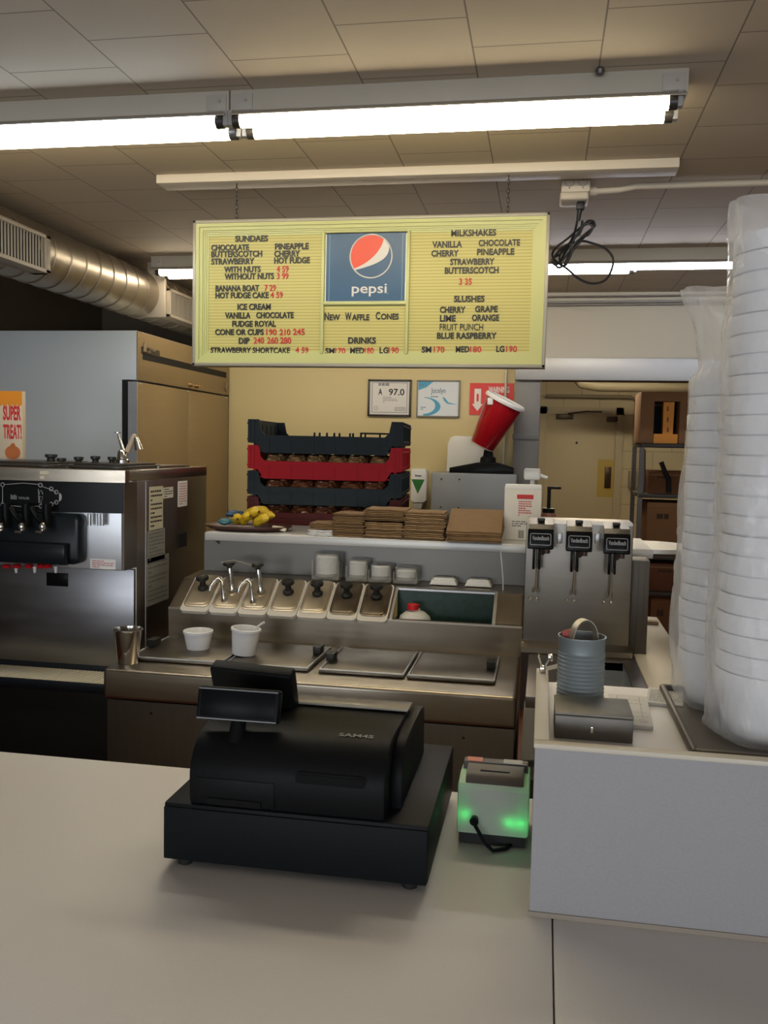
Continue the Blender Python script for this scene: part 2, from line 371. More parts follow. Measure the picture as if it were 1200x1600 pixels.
MB().box((-.45, 1.475, 1.149), (-.212, 1.535, 1.1535), .002, M=Matrix.Translation((-.33, 1.5, 1.151)) @ Matrix.Rotation(-.06, 4, 'X') @ Matrix.Translation((.33, -1.5, -1.151))).build('keyboard_cover', mat('lit_grey_cover', (.28, .26, .22), .18), rg, label='glossy keyboard cover coloured pale for the light on it')  # light reflected by the cover is put into its pale colour
MB().box((-.51, 1.2745, 1.046), (-.385, 1.277, 1.086), .001).build('access_panel', BLACK, rg)
MB().box((-.49, 1.2715, 1.046), (-.405, 1.2755, 1.056)).build('cable_recess', BLACK_S, rg)
pts = rrect(.108, .017, .006)
sl = MB().prism([(-.298+u, 1.099+v) for u, v in pts], 'y', 1.2745, 1.2775); sl.prism([(-.298+u*.94, 1.099+v*.6) for u, v in pts], 'y', 1.2735, 1.2765)
sl.build('grip_slot', BLACK_S, rg)
lg = MB(); add_text(lg, 'SAM4S', (-.300, 1.3345, 1.1478), X1, (0, 1, .18), .010, .055, .01, .0004); lg.build('logo', mat('grey_logo', (.18, .18, .17), .4), rg)
# customer display on its pole
dc = at(374, 1101, 1.335)
MB().cyl((dc.x+.002, 1.312, 1.128), (dc.x, 1.337, 1.168), .013, .012).build('display_pole', BLACK, rg)
Md = Matrix.Translation(dc) @ Matrix.Rotation(math.radians(-14), 4, 'X') @ Matrix.Rotation(math.radians(3), 4, 'Z')
cd = MB().box((-.067, -.010, -.026), (.067, .012, .026), .005, 3, M=Md).build('customer_display', BLACK, rg)
MB().box((-.060, -.0112, -.020), (.060, -.0095, .022), .001, M=Md).build('display_screen', mat('dark_screen', (.005, .006, .007), .3, spec=.06), cd)
b = MB(); b.box((-.064, -.0125, .0215), (.064, -.009, .0235), M=Md).box((-.064, -.0125, -.0245), (.064, -.009, -.0225), M=Md); b.build('bezel_trim', mat('bezel_grey', (.12, .12, .12), .25), cd)
Md2 = Matrix.Translation((-.482, 1.46, 1.178)) @ Matrix.Rotation(math.radians(22), 4, 'X') @ Matrix.Rotation(math.radians(-4), 4, 'Z')
od = MB().box((-.070, -.012, -.040), (.078, .016, .042), .005, 3, M=Md2).build('operator_display', BLACK, rg)
MB().cyl((-.44, 1.45, 1.12), (-.45, 1.46, 1.15), .014).build('display_pole', BLACK, rg)
o = MB()
for k in range(3): o.tube([(-.527-.004*k, 1.36+.01*k, 1.047), (-.533, 1.37+.01*k, 1.058+.004*k), (-.524, 1.40, 1.066), (-.518, 1.41, 1.060)], .0022, 6)
o.build('power_lead', BLACK_S, rg)

# ================================================================== RECEIPT PRINTER (green lights inside)
pr = thing('card_printer', 'small white slip printer glowing green between register and grey counter box', 'printer', (-.06, 1.53, .94))
def shell_material():
    m = bpy.data.materials.new('milky_shell'); m.use_nodes = True; N = m.node_tree.nodes; L = m.node_tree.links; b = N['Principled BSDF']
    b.inputs['Base Color'].default_value = (.44, .44, .40, 1); b.inputs['Roughness'].default_value = .4
    t = N.new('ShaderNodeBsdfTranslucent'); t.inputs[0].default_value = (.75, .8, .75, 1); mx = N.new('ShaderNodeMixShader'); mx.inputs[0].default_value = .20
    L.new(b.outputs[0], mx.inputs[1]); L.new(t.outputs[0], mx.inputs[2]); L.new(mx.outputs[0], N['Material Output'].inputs[0]); return m
PW0, PW1, PYF, PYB = -.122, .0, 1.452, 1.60
sh = MB()
pp = [(PYF+.003, .960), (PYF, 1.036), (PYF+.006, 1.043), (PYF+.05, 1.049), (PYF+.09, 1.046), (PYB-.03, 1.040), (PYB-.03, .960)]
sh.prism(pp, 'x', PW0, PW1-.004, bevel=.004)
sh.build('printer_shell', shell_material(), pr)
tp = [(PYF+.007, 1.042), (PYF+.012, 1.050), (PYF+.028, 1.057), (PYF+.058, 1.060), (PYF+.058, 1.044), (PYF+.01, 1.040)]
MB().prism(tp, 'x', PW0+.012, PW1-.014, bevel=.002).build('paper_cover', mat('brown_grey_cover', (.07, .058, .046), .42), pr)
MB().box((PW0+.035, PYF+.030, 1.0565), (PW1-.038, PYF+.034, 1.0590)).build('paper_slot', BLACK_S, pr)
tp2 = [(PYF+.061, 1.044), (PYF+.063, 1.061), (PYF+.085, 1.0605), (PYF+.105, 1.043)]
MB().prism(tp2, 'x', PW0+.004, PW1-.008, bevel=.002).build('rear_cover', mat('brown_grey_cover', (.07, .058, .046)), pr)
MB().box((PW0+.010, PYF+.064, 1.0607), (PW0+.036, PYF+.084, 1.0618)).build('sticker', mat('orange_sticker', (.60, .16, .08), .5), pr, label='orange sticker')
MB().box((PW1-.050, PYF+.064, 1.0607), (PW1-.018, PYF+.084, 1.0618)).build('sticker', mat('grey_sticker', (.40, .39, .36), .5), pr, label='pale grey sticker')
MB().cyl((-.0925, PYF-.010, .985), (-.0925, PYF+.002, .985), .0075, .0065, 16).tube([(-.0925, PYF-.010, .985), (-.090, PYF-.014, .980), (-.082, PYF-.016, .968), (-.073, PYF-.020, .955), (-.060, PYF-.022, .9445), (-.04, PYF-.01, .9445), (-.02, PYF+.03, .9445)], .0032, 8).build('power_plug', BLACK_S, pr)
MB().box((PW0+.004, PYF+.006, .943), (PW1-.008, PYB-.034, .9602)).build('base', RUBBER, pr)  # black block stands in for the shadow gap under the printer
MB().box((PW0+.016, PYF+.017, .962), (PW1-.020, PYB-.05, 1.034)).build('glow_blocker', BLACK, pr)  # unseen black block added to confine the green glow
for fx in (PW0+.015, PW1-.02):
    for fy in (PYF+.018, PYB-.045): MB().cyl((fx, fy, .9405), (fx, fy, .962), .008).build('foot', RUBBER, pr)
LEDM = mat_emit('green_led', (.02, 1, .16), 26)
for lx, ly, lz in ((-.108, PYF+.011, .992), (-.036, PYF+.011, .984), (-.018, PYF+.011, .984), (PW0+.010, PYF+.04, 1.01), (PW0+.010, PYF+.08, 1.01), (PW1-.013, PYF+.04, 1.0), (PW1-.013, PYF+.08, 1.01)):
    MB().sph((lx, ly, lz), .0035, n=8).build('indicator_light', LEDM, pr)

# ================================================================== THINGS IN THE RAISED BOX
DK = 1.165
def corrugated_can():
    c = thing('tin_can', 'ribbed grey tin can with a bent metal strip handle', 'can', (.073, 1.505, DK))
    R = .0385; H = .128; pf = [(0, .001), (R-.001, .001), (R, .002), (R+.0008, .004)]
    z = .006
    while z < .098:
        pf += [(R-.0012, z), (R-.0002, z+.002), (R+.0006, z+.0035), (R-.0002, z+.005)]; z += .0065
    pf += [(R-.0008, .1), (R-.0005, .123), (R+.001, .1255), (R+.001, H), (R-.0012, H), (R-.002, .02), (0, .018)]
    MB().lathe(pf, n=48).build('can_body', mat('dull_tin', (.27, .31, .32), .45, .5, .20, 25, bump=.03, bump_scale=30), c, local=True)
    st = MB(); pth = []
    for i in range(19):
        a = PI*i/18; pth.append((.023*math.cos(a), 0, .121+.036*math.sin(a)))
    r1 = []
    for i, p in enumerate(pth):
        p = Vector(p); a = PI*i/18; nrm = Vector((math.cos(a), 0, math.sin(a)))*.0008
        r1.append([p+nrm+Vector((0, -.008, 0)), p+nrm+Vector((0, .008, 0)), p-nrm+Vector((0, .008, 0)), p-nrm+Vector((0, -.008, 0))])
    r1 = [[v-Vector((0, 0, .02)) for v in r1[0]]]+r1+[[v-Vector((0, 0, .02)) for v in r1[-1]]]
    st.rings(r1); bmesh.ops.transform(st.bm, matrix=Matrix.Translation((.002, -.010, 0)) @ Matrix.Rotation(math.radians(27), 4, 'Z'), verts=st.bm.verts); st.build('strip_handle', mat('shiny_strip', (.62, .57, .46), .38, .8), c, local=True)
    return c
corrugated_can()
o = MB().box((-.010, -.004, -.03), (.008, .004, .013), .002, M=Matrix.Translation((.052, 1.500, DK+.125)) @ Matrix.Rotation(-.35, 4, 'Y')).build('red_tag', mat('faded_red', (.35, .06, .05), .6), loc=None)
tag(o, 'small faded red tag poking out of the tin can', 'tag')
sb = thing('steel_card_box', 'dull dark steel card box in front of the tin can', 'box', (.087, 1.41, DK))
MB().box((.030, 1.352, DK), (.145, 1.45, DK+.036), .002).build('box_body', mat('worn_steel', (.15, .14, .125), .5, .6, .3, 14, bump=.04, bump_scale=60), sb)
MB().box((.0295, 1.3515, DK+.036), (.1455, 1.4505, DK+.041), .002).build('box_lid', mat('worn_steel_lid', (.17, .16, .14), .5, .7, .35, 16), sb)
MB().box((.083, 1.3495, DK+.012), (.087, 1.352, DK+.022), .0008).build('latch_mark', CHROME, sb)
def pad(x, y, w, d, h, rz, label, stripes):
    t = thing('order_pad', label, 'pad', (x, y, DK), rz)
    MB().box((-w/2, -d/2, 0), (w/2, d/2, h), .0008).build('pages', WHITE_PAPER, t, local=True)
    m = MB(); lines(m, (-w*.44, -d*.42, h), X1, Y1, w*.88, d*.84, 9 if stripes else 6, .3 if stripes else .08, 3 if stripes else 5)
    if not stripes:
        for q in (-.3, .28): m.quad((w*q, -d*.45, h+.0004), (w*q+.001, -d*.45, h+.0004), (w*q+.001, d*.45, h+.0004), (w*q, d*.45, h+.0004))
        m.box((w*.2, -d*.40, h), (w*.4, -d*.32, h+.0005))
    m.build('printing', GREY_INK if stripes else mat('faint_ink', (.40, .38, .35)), t, local=True)
pad(.155, 1.515, .065, .175, .007, math.radians(-3), 'thick white order pad lying behind the steel card box', False)
pad(.225, 1.615, .06, .10, .006, math.radians(-8), 'small striped slip pad beside the plastic tray', True)
tr = MB(); T0, T1 = Vector((.221, 1.30, DK)), Vector((.66, 1.665, DK))
tr.box((T0.x+.008, T0.y+.008, DK+.0005), (T1.x-.008, T1.y-.008, DK+.004))
for a, b in (((T0.x, T0.y), (T0.x+.010, T1.y)), ((T1.x-.010, T0.y), (T1.x, T1.y)), ((T0.x, T0.y), (T1.x, T0.y+.010)), ((T0.x, T1.y-.010), (T1.x, T1.y))):
    tr.box((a[0], a[1], DK+.0005), (b[0], b[1], DK+.016), .004)
o = tr.build('serving_tray', mat('brown_grey_tray', (.10, .085, .07), .45, 0, .15, 60)); tag(o, 'dark brown plastic tray under the bagged cup stacks', 'tray')

# bagged stacks of foam cups
def cup_proto(r, h, name):
    pf = [(0, .003), (r*.60, .003), (r*.72, .010), (r*.82, .028), (r*.93, h-.0275), (r*.985, h-.0265), (r, h-.024), (r, h-.002), (r*.99, h), (r*.955, h), (r*.92, h-.010), (r*.86, h-.03), (r*.76, .030), (r*.66, .013), (0, .008)]
    return MB().lathe(pf, n=40).build(name, WHITE_FOAM, local=True)
def stack(cx, cy, z0, r, h, pitch, n, first, group):
    for i in range(n):
        o = first if i == 0 else first.copy()
        if i: COL.objects.link(o)
        o.location = (cx+.0015*math.sin(i*1.7), cy+.0015*math.cos(i*2.3), z0+i*pitch)
        tag(o, group[0], 'cup', group[1])
NX, NY, FX, FY = .352, 1.420, .310, 1.592
stack(NX, NY, DK+.005, .084, .105, .0292, 23, cup_proto(.084, .105, 'foam_bowl'), ('big white foam bowl nested in the nearer, wider bagged stack', 'foam bowls in the near bag'))
stack(FX, FY, DK+.005, .071, .095, .0285, 17, cup_proto(.071, .095, 'foam_cup'), ('white foam cup nested in the farther, narrower bagged stack', 'foam cups in the far bag'))
def bag_material():
    m = bpy.data.materials.new('clear_bag_film'); m.use_nodes = True; N = m.node_tree.nodes; L = m.node_tree.links; b = N['Principled BSDF']
    b.inputs['Base Color'].default_value = (.86, .86, .86, 1); b.inputs['Roughness'].default_value = .14
    tc = N.new('ShaderNodeTexCoord'); mp = N.new('ShaderNodeMapping'); mp.inputs['Rotation'].default_value = (.5, .5, 0); mp.inputs['Scale'].default_value = (1, 1, .45)
    L.new(tc.outputs['Object'], mp.inputs[0]); nz = N.new('ShaderNodeTexNoise'); nz.inputs['Scale'].default_value = 22; nz.inputs['Detail'].default_value = 5; nz.inputs['Distortion'].default_value = 1.2
    L.new(mp.outputs[0], nz.inputs['Vector']); bp = N.new('ShaderNodeBump'); bp.inputs['Strength'].default_value = .7; bp.inputs['Distance'].default_value = .012
    L.new(nz.outputs['Fac'], bp.inputs['Height']); L.new(bp.outputs[0], b.inputs['Normal'])
    tr = N.new('ShaderNodeBsdfTransparent'); tl = N.new('ShaderNodeBsdfTranslucent'); tl.inputs[0].default_value = (.9, .9, .9, 1)
    m1 = N.new('ShaderNodeMixShader'); m1.inputs[0].default_value = .35; L.new(b.outputs[0], m1.inputs[1]); L.new(tl.outputs[0], m1.inputs[2])
    m2 = N.new('ShaderNodeMixShader'); m2.inputs[0].default_value = .36; L.new(tr.outputs[0], m2.inputs[1]); L.new(m1.outputs[0], m2.inputs[2])
    L.new(m2.outputs[0], N['Material Output'].inputs[0]); return m
BAG = bag_material()
def bag(cx, cy, prof, label, seed, wr):
    m = MB(); n = 72; rings = []
    zs_ = [p[0] for p in prof]; K = 110
    for k in range(K+1):
        z = zs_[0]+(zs_[-1]-zs_[0])*k/K
        for a, b in zip(prof, prof[1:]):
            if a[0] <= z <= b[0]+1e-9:
                f = (z-a[0])/max(1e-9, b[0]-a[0]); f = f*f*(3-2*f); r = a[1]+(b[1]-a[1])*f; sx = a[2]+(b[2]-a[2])*f; sy = a[3]+(b[3]-a[3])*f; ox = a[4]+(b[4]-a[4])*f; break
        ring = []
        for j in range(n):
            t = 2*PI*j/n
            q = Vector((math.cos(t)*2.2+seed, math.sin(t)*2.2, z*9+.9*math.sin(t)))
            d = noise.noise(q)*.6+noise.noise(q*2.6)*.4
            rr = r+max(-.5, d)*wr*r+(wr*.5*r if d > .1 else 0)
            dz = .018*noise.noise(Vector((math.cos(t)*1.2+seed, math.sin(t)*1.2, 3))) if k > K*.9 else 0
            ring.append((cx+ox+rr*sx*math.cos(t), cy+rr*sy*math.sin(t), z+dz))
        rings.append(ring)
    m.rings(rings, cap=True)
    return tag(m.build('plastic_bag', BAG, ang=80), label, 'plastic bag')
bag(NX, NY, [(DK+.0045, .070, 1, 1, 0), (DK+.02, .094, 1, 1, 0), (1.35, .096, 1, 1, 0), (1.6, .092, 1, 1, 0), (1.72, .095, 1, 1, 0), (1.86, .092, 1, .95, 0), (1.92, .093, 1, .7, .0), (1.968, .0935, 1.0, .45, .0)], 'tall clear plastic bag wrapped round the nearer cup stack at the right edge', 3.1, .05)
bag(FX, FY, [(DK+.0045, .060, 1, 1, 0), (DK+.03, .079, 1, 1, 0), (1.30, .083, 1, 1, 0), (1.5, .079, 1, 1, 0), (1.62, .075, 1, 1, .002), (1.715, .0745, 1, 1, .002), (1.75, .063, 1, .8, .006), (1.79, .069, 1, .6, .006), (1.872, .090, 1, .42, 0)], 'shorter clear plastic bag with an empty flared top behind the tall bag', 8.7, .05)

# bulldog clip on the rim corner
cl = thing('bulldog_clip', 'shiny steel clip holding a paper tag at the back corner of the raised box', 'clip', (.012, 1.655, 1.19))
MB().box((-.006, -.010, .0), (.006, .010, .012), .002).prism([(-.010, .030), (-.004, .012), (-.001, .012), (-.007, .032)], 'y', -.010, .010).prism([(.014, .028), (.004, .012), (.001, .012), (.011, .030)], 'y', -.010, .010).box((.008, -.009, .022), (.017, .009, .034), .002).build('clip_body', CHROME, cl, local=True)
MB().box((.008, -.006, .002), (.034, -.004, .010), .0005, M=Matrix.Rotation(-.3, 4, 'Y')).build('paper_tag', mat('cream_tag', (.6, .53, .38), .6), cl, local=True)

# ================================================================== PREP COUNTER
PX0, PX1, PYf, PYr = -1.31, -.052, 2.515, 3.01
pc = thing('prep_counter', 'stainless steel sundae prep counter with sloped topping rail', 'prep counter', (-.68, 2.9, 0))
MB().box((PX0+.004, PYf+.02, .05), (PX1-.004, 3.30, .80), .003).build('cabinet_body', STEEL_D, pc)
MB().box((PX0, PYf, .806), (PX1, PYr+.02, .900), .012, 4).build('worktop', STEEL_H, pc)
ry0, rz0, ry1, rz1 = 3.005, 1.003, 3.145, 1.092
WX0, WX1 = -.498, -.150
slope = math.atan2(rz1-rz0, ry1-ry0)
# riser, sloped rail with an open well on the right, flat ledge behind
rs = MB()
rs.prism([(PYr, .90), (ry0, rz0), (ry0+.012, rz0+.004), (PYr+.02, .90)], 'x', PX0, PX1)
for a, b in ((PX0, WX0), (WX1, PX1)): rs.prism([(ry0, rz0), (ry1, rz1), (ry1, rz1-.01), (ry0+.005, rz0-.012)], 'x', a, b)
rs.prism([(ry1, rz1), (3.32, rz1+.006), (3.32, rz1-.02), (ry1, rz1-.02)], 'x', PX0, PX1)
for a, b in ((PX0, PX0+.004), (PX1-.004, PX1)): rs.prism([(PYr, .88), (ry0, rz0), (ry1, rz1), (3.32, rz1), (3.32, .88)], 'x', a, b)
rs.prism([(ry0-.002, rz0-.004), (ry0+.006, rz0-.004), (ry0+.008, rz0+.005), (ry0, rz0+.003)], 'x', PX0, PX1)
rs.build('topping_rail', STEEL_H, pc, ang=25)
WELL = mat('dark_green_well', (.02, .045, .035), .35, .2, .5, 40)
wl = MB(); wl.box((WX0, ry0+.01, .90), (WX1, ry0+.014, rz0-.012)).box((WX0, ry1-.004, .90), (WX1, ry1, rz1-.006)).box((WX0-.003, ry0+.01, .90), (WX0, ry1, .99)).box((WX1, ry0+.01, .90), (WX1+.003, ry1, .99)).box((WX0, ry0+.01, .90), (WX1, ry1, .904))
wl.build('open_well', WELL, pc)
wr = MB(); 
for a, b in ((WX0-.006, WX0+.003), (WX1-.003, WX1+.008)): wr.prism([(ry0, rz0+.001), (ry1, rz1+.001), (ry1, rz1+.006), (ry0, rz0+.006)], 'x', a, b)
wr.prism([(ry1-.008, rz1-.003), (ry1+.004, rz1+.002), (ry1+.004, rz1+.007), (ry1-.008, rz1+.002)], 'x', WX0, WX1)
wr.build('well_frame', STEEL_L, pc)
for sx in (-1.16, -.45, -.2, -.93, -.70): MB().cyl((sx, PYf+.0185, .765), (sx, PYf+.0215, .765), .004, n=10).build('screw', KNOB, pc)
LIDM = mat('worn_lid_steel', (.19, .165, .13), .36, 1, .12, 14, (1, 1, 1), .03, 60, rough_var=.1)
for k, (x0, x1, hx) in enumerate(((-1.285, -.970, -1.27), (-.962, -.690, -.712), (-.658, -.392, -.648), (-.384, -.118, -.140))):
    ld = MB().box((x0, 2.630, .9005), (x1, 2.945, .911), .004, 3).build('lid', LIDM, pc)
    e = MB(); e.tube([(x0+.005, 2.632, .912), (x1-.005, 2.632, .912)], .0035, 8).tube([(x0+.004, 2.632, .912), (x0+.004, 2.94, .912)], .0028, 8).tube([(x1-.004, 2.632, .912), (x1-.004, 2.94, .912)], .0028, 8)
    e.build('rolled_edge', STEEL_L, ld)
    hy = (2.80, 2.845, 2.765, 2.79)[k]
    MB().prism([(hx-.012, .911), (hx+.012, .911), (hx+.014, .937), (hx-.014, .937)], 'y', hy-.028, hy+.028, bevel=.003).build('lid_handle', KNOB, ld)
# drips and scratches on the cabinet: two pale cords hanging at its right end
o = MB().tube([at(782, 860, 3.19), at(784, 880, 3.19), at(786, 905, 3.20), at(786, 928, 3.21)], .0022, 6).build('hanging_string', WHITE_P); tag(o, 'thin white cord hanging from the shelf end over the rail', 'cord')

# topping pans in the rail
def slope_M(x, s=.5, lift=0.):
    c = Vector((x, ry0+(ry1-ry0)*s, rz0+(rz1-rz0)*s)); nrm = Vector((0, -math.sin(slope), math.cos(slope)))
    return Matrix.Translation(c+nrm*lift) @ Matrix.Rotation(slope, 4, 'X')
SL = math.hypot(ry1-ry0, rz1-rz0)
PANW = .1075
PAN_LID = mat('warm_lid_steel', (.66, .585, .46), .33, .95, .08, 18, rough_var=.06)
PAN_LID_D = mat('smeared_lid_steel', (.24, .20, .15), .30, .95, .35, 20, rough_var=.08)
PORC = mat('white_crock', (.68, .64, .57), .35)
def pan(i, kind, label):
    x = -1.262+PANW*(i+.5)
    t = thing('topping_pan', label, 'topping pan', slope_M(x).to_translation(), group='topping pans in the sloped rail')
    M = slope_M(x)
    w_, l_ = PANW-.002, SL+.02
    m = MB(); m.prism(rrect(w_, l_+.008, .016), 'z', -.004, .008, M=M @ Matrix.Translation((0, -.006, 0))); m.prism(rrect(w_-.014, l_-.02, .02), 'z', -.07, -.004, M=M)
    m.build('crock', PORC, t)
    lm = PAN_LID_D if kind == 'dark' else PAN_LID
    ML = M @ Matrix.Translation((0, .006, 0)); l = MB(); l.prism(rrect(w_-.008, l_-.014, .022), 'z', .008, .012, M=ML, bevel=.0015); l.prism(rrect(w_-.022, l_-.03, .018), 'z', .012, .015, M=ML, bevel=.0015)
    ld = l.build('lid', lm, t)
    if kind in ('knob', 'dark'):
        K = M @ Matrix.Translation((0, .015, .014)) @ Matrix.Rotation(-slope*.6, 4, 'X')
        MB().lathe([(0, 0), (.017, 0), (.016, .006), (.010, .010), (.009, .020), (.012, .025), (.0185, .028), (.020, .033), (.0185, .039), (.012, .041), (0, .041)], n=24, M=K @ Matrix.Scale(1.18, 4)).build('knob', KNOB, ld)
    if kind == 'pump':
        c = (M @ Vector((.006, .010, .013)))
        K = Matrix.Translation(c)
        tilt = Matrix.Rotation(math.radians(-8), 4, 'Y')
        MB().lathe([(0, 0), (.016, 0), (.016, .006), (.010, .009), (.010, .030), (.0085, .032), (.0085, .085), (0, .085)], n=20, M=K @ tilt).build('plunger', CHROME, ld)
        MB().lathe([(0, .083), (.009, .083), (.013, .090), (.021, .094), (.022, .101), (.019, .106), (0, .107)], n=24, M=K @ tilt).build('knob', KNOB, ld)
        b = M @ Vector((-.008, -.045, .012))
        sp = [b, b+Vector((-.006, .003, .035)), b+Vector((-.014, .010, .068)), b+Vector((-.026, .012, .078)), b+Vector((-.042, .006, .068)), b+Vector((-.052, .0, .052)), b+Vector((-.054, -.004, .034))]
        MB().tube(sp, [.0075, .007, .0065, .0065, .0065, .006, .0055], 12).cyl(b-Vector((0, 0, .002)), b+Vector((0, 0, .008)), .012).build('spout', CHROME, ld)
pan(0, 'knob', 'leftmost topping pan of the sloped rail with a black knob')
pan(1, 'pump', 'topping pan with a tall pump, nearer the ice cream machine')
pan(2, 'pump', 'topping pan with a tall pump, second pump from the left')
pan(3, 'knob', 'shiny knob topped pan just right of the two pumps')
pan(4, 'knob', 'middle shiny knob topped pan, second right of the pumps')
pan(5, 'dark', 'smeared dark lidded topping pan, second from the open well')
pan(6, 'dark', 'smeared dark lidded topping pan next to the open well')
# plastic tongs/ladle handle lying across the pumps
o = MB().tube([at(345, 880, 3.15), at(365, 876, 3.16), at(395, 884, 3.16)], .004, 8).build('ladle_handle', mat('clear_grey', (.25, .24, .22), .25)); tag(o, 'grey ladle handle lying behind the two topping pumps', 'ladle')
# milk jug standing in the open well
mj = thing('milk_jug', 'white plastic jug with a red cap in the open rail well', 'jug', (at(648, 960, 3.07).x, 3.075, .904))
MB().lathe([(0, 0), (.054, 0), (.058, .006), (.058, .085), (.052, .105), (.034, .119), (.020, .124), (.018, .130), (0, .130)], n=28).build('jug_body', mat('milky_plastic', (.62, .62, .56), .4), mj, local=True)
MB().lathe([(0, .128), (.020, .128), (.0205, .146), (.018, .148), (0, .148)], (-.006, -.008, 0), n=24).build('cap', mat('red_cap', (.62, .02, .02), .4), mj, local=True, label='red screw cap')

# lid and cup-lid holders behind the pans
CLEAR = mat('smoky_acrylic', (.62, .62, .58), .12, trans=.0, alpha=.28)
def holder(px0, px1, pyt, pyb, zf, label):
    a = at(px0, pyb, 3.215); b = at(px1, pyt, 3.215)
    cx = (a.x+b.x)/2; W = b.x-a.x; H = b.z-1.098; z0 = 1.0985
    t = thing('lid_holder', label, 'lid holder', (cx, 3.245, z0), group='lid holders behind the topping pans')
    m = MB(); r = W*.47
    m.box((-W/2, -.035, 0), (W/2, .045, .012), .002)
    m.box((-W/2, -.033, .012), (-W/2+.004, .04, H*.7)).box((W/2-.004, -.033, .012), (W/2, .04, H*.7)).box((-W/2, .04, .012), (W/2, .044, H))
    m.lathe([(r, .012), (r, H), (r-.002, H), (r-.002, .012)], n=36)
    m.build('holder', CLEAR, t, local=True)
    s = MB(); k = int((H*zf-.02)/.006); pf = []
    for i in range(k): z = .022+i*.006; pf += [(r*.84, z), (r*.86, z+.002), (r*.84, z+.0045)]
    s.lathe([(0, .022)]+pf+[(r*.7, pf[-1][1]+.002), (0, pf[-1][1]+.002)], n=32)
    s.build('lid_stack', WHITE_FOAM, t, local=True)
holder(487, 530, 866, 912, .93, 'tallest clear holder of white lids behind the topping pans')
holder(540, 574, 876, 914, .9, 'clear holder of white lids, second from the tallest')
holder(575, 611, 884, 914, .88, 'clear holder of white lids, third from the tallest')
holder(614, 652, 888, 918, .75, 'shortest clear holder of white lids at the right end of the row')
for k, (a, b, yt, yb) in enumerate(((671, 714, 908, 918), (726, 768, 910, 920))):
    p = at(a, yb, 3.23); q = at(b, yt, 3.23); z0 = 1.0985
    m = MB(); cx = (p.x+q.x)/2; W = q.x-p.x
    pf = [(-W/2, 0), (W/2, 0), (W/2-.008, .02), (-W/2+.008, .02)]
    m.prism(pf, 'y', -.04, .04, bevel=.002); m.prism([(-W/2+.012, .02), (W/2-.012, .02), (W/2-.016, .024), (-W/2+.016, .024)], 'y', -.03, .03)
    o = m.build('lid_tray', WHITE_P, local=True, loc=(cx, 3.265, z0))
    tag(o, ['flat white tray on the rail ledge, beside the shortest lid holder', 'flat white tray on the rail ledge, nearer the drink dispenser'][k], 'tray', 'flat white trays on the rail ledge')

# things standing on the worktop
def tumbler(x, y, z):
    t = thing('metal_shake_cup', 'steel milkshake cup on the left corner of the prep counter', 'cup', (x, y, z))
    MB().lathe([(0, 0), (.030, 0), (.032, .003), (.0435, .104), (.0465, .107), (.0455, .110), (.043, .109), (.0305, .006), (0, .005)], n=36).build('cup_body', mat('streaky_steel', (.55, .52, .48), .16, 1, .15, 8), t, local=True)
tumbler(-1.268, 2.60, .9)
def foam_cup(name, x, y, rb, rt, h, tilt, label):
    t = thing(name, label, 'cup', (x, y, .9115)); M = Matrix.Translation((0, 0, rb*abs(math.sin(tilt)))) @ Matrix.Rotation(tilt, 4, 'Y')
    MB().lathe([(0, .002), (rb-.003, .002), (rb, 0), (rb+.001, .003), (rt-.003, h-.010), (rt-.003, h-.009), (rt, h-.008), (rt, h-.001), (rt-.0015, h), (rt-.004, h), (rb-.002, .008), (0, .007)], n=40, M=M).build('cup_body', WHITE_FOAM, t, local=True)
    return t
foam_cup('foam_bowl', -1.115, 2.80, .036, .0495, .062, 0, 'short white foam bowl on the leftmost prep lid')
cu = foam_cup('foam_cup', -.940, 2.755, .037, .0485, .086, math.radians(5), 'taller tilted white foam cup with a spoon on the prep counter')
pk = at(413, 972, 2.77)
o = MB().tube([(-.935, 2.76, .925), (-.918, 2.765, .975), tuple(at(401, 980, 2.767)), tuple(pk)], [.003, .003, .0032, .0036], 8).build('plastic_spoon', WHITE_P); tag(o, 'white plastic spoon sticking out of the taller foam cup', 'spoon')

# ================================================================== OVERSHELF + WHAT IS ON IT
SZ = 1.262
sf = thing('steel_shelf', 'long stainless shelf above the topping rail holding bags and bananas', 'shelf', (-.42, 3.38, 1.24))
MB().box((-1.25, 3.20, 1.244), (.385, 3.60, SZ), .005, 3).box((-1.25, 3.198, 1.230), (.385, 3.206, SZ-.003), .003).cyl((.385, 3.36, 1.247), (.385, 3.36, SZ), .16, n=40).build('shelf_board', mat('pale_shelf_steel', (.58, .58, .56), .42, .4, .06, 9), sf)
MB().box((PX0+.015, 3.310, rz1+.0065), (PX1+.02, 3.318, 1.246)).build('splash_panel', mat('splash_back_steel', (.19, .18, .16), .42, .7, .12, 4, (1, 1, 3), rough_var=.1), sf)
for sx in (-1.20, -.66, -.12): MB().box((sx-.012, 3.3185, rz1+.0065), (sx+.012, 3.335, 1.246)).build('upright', STEEL_D, sf)
MB().prism([(3.22, 1.244), (3.50, 1.244), (3.50, 1.12)], 'x', -1.236, -1.232).build('bracket', STEEL_D, sf)
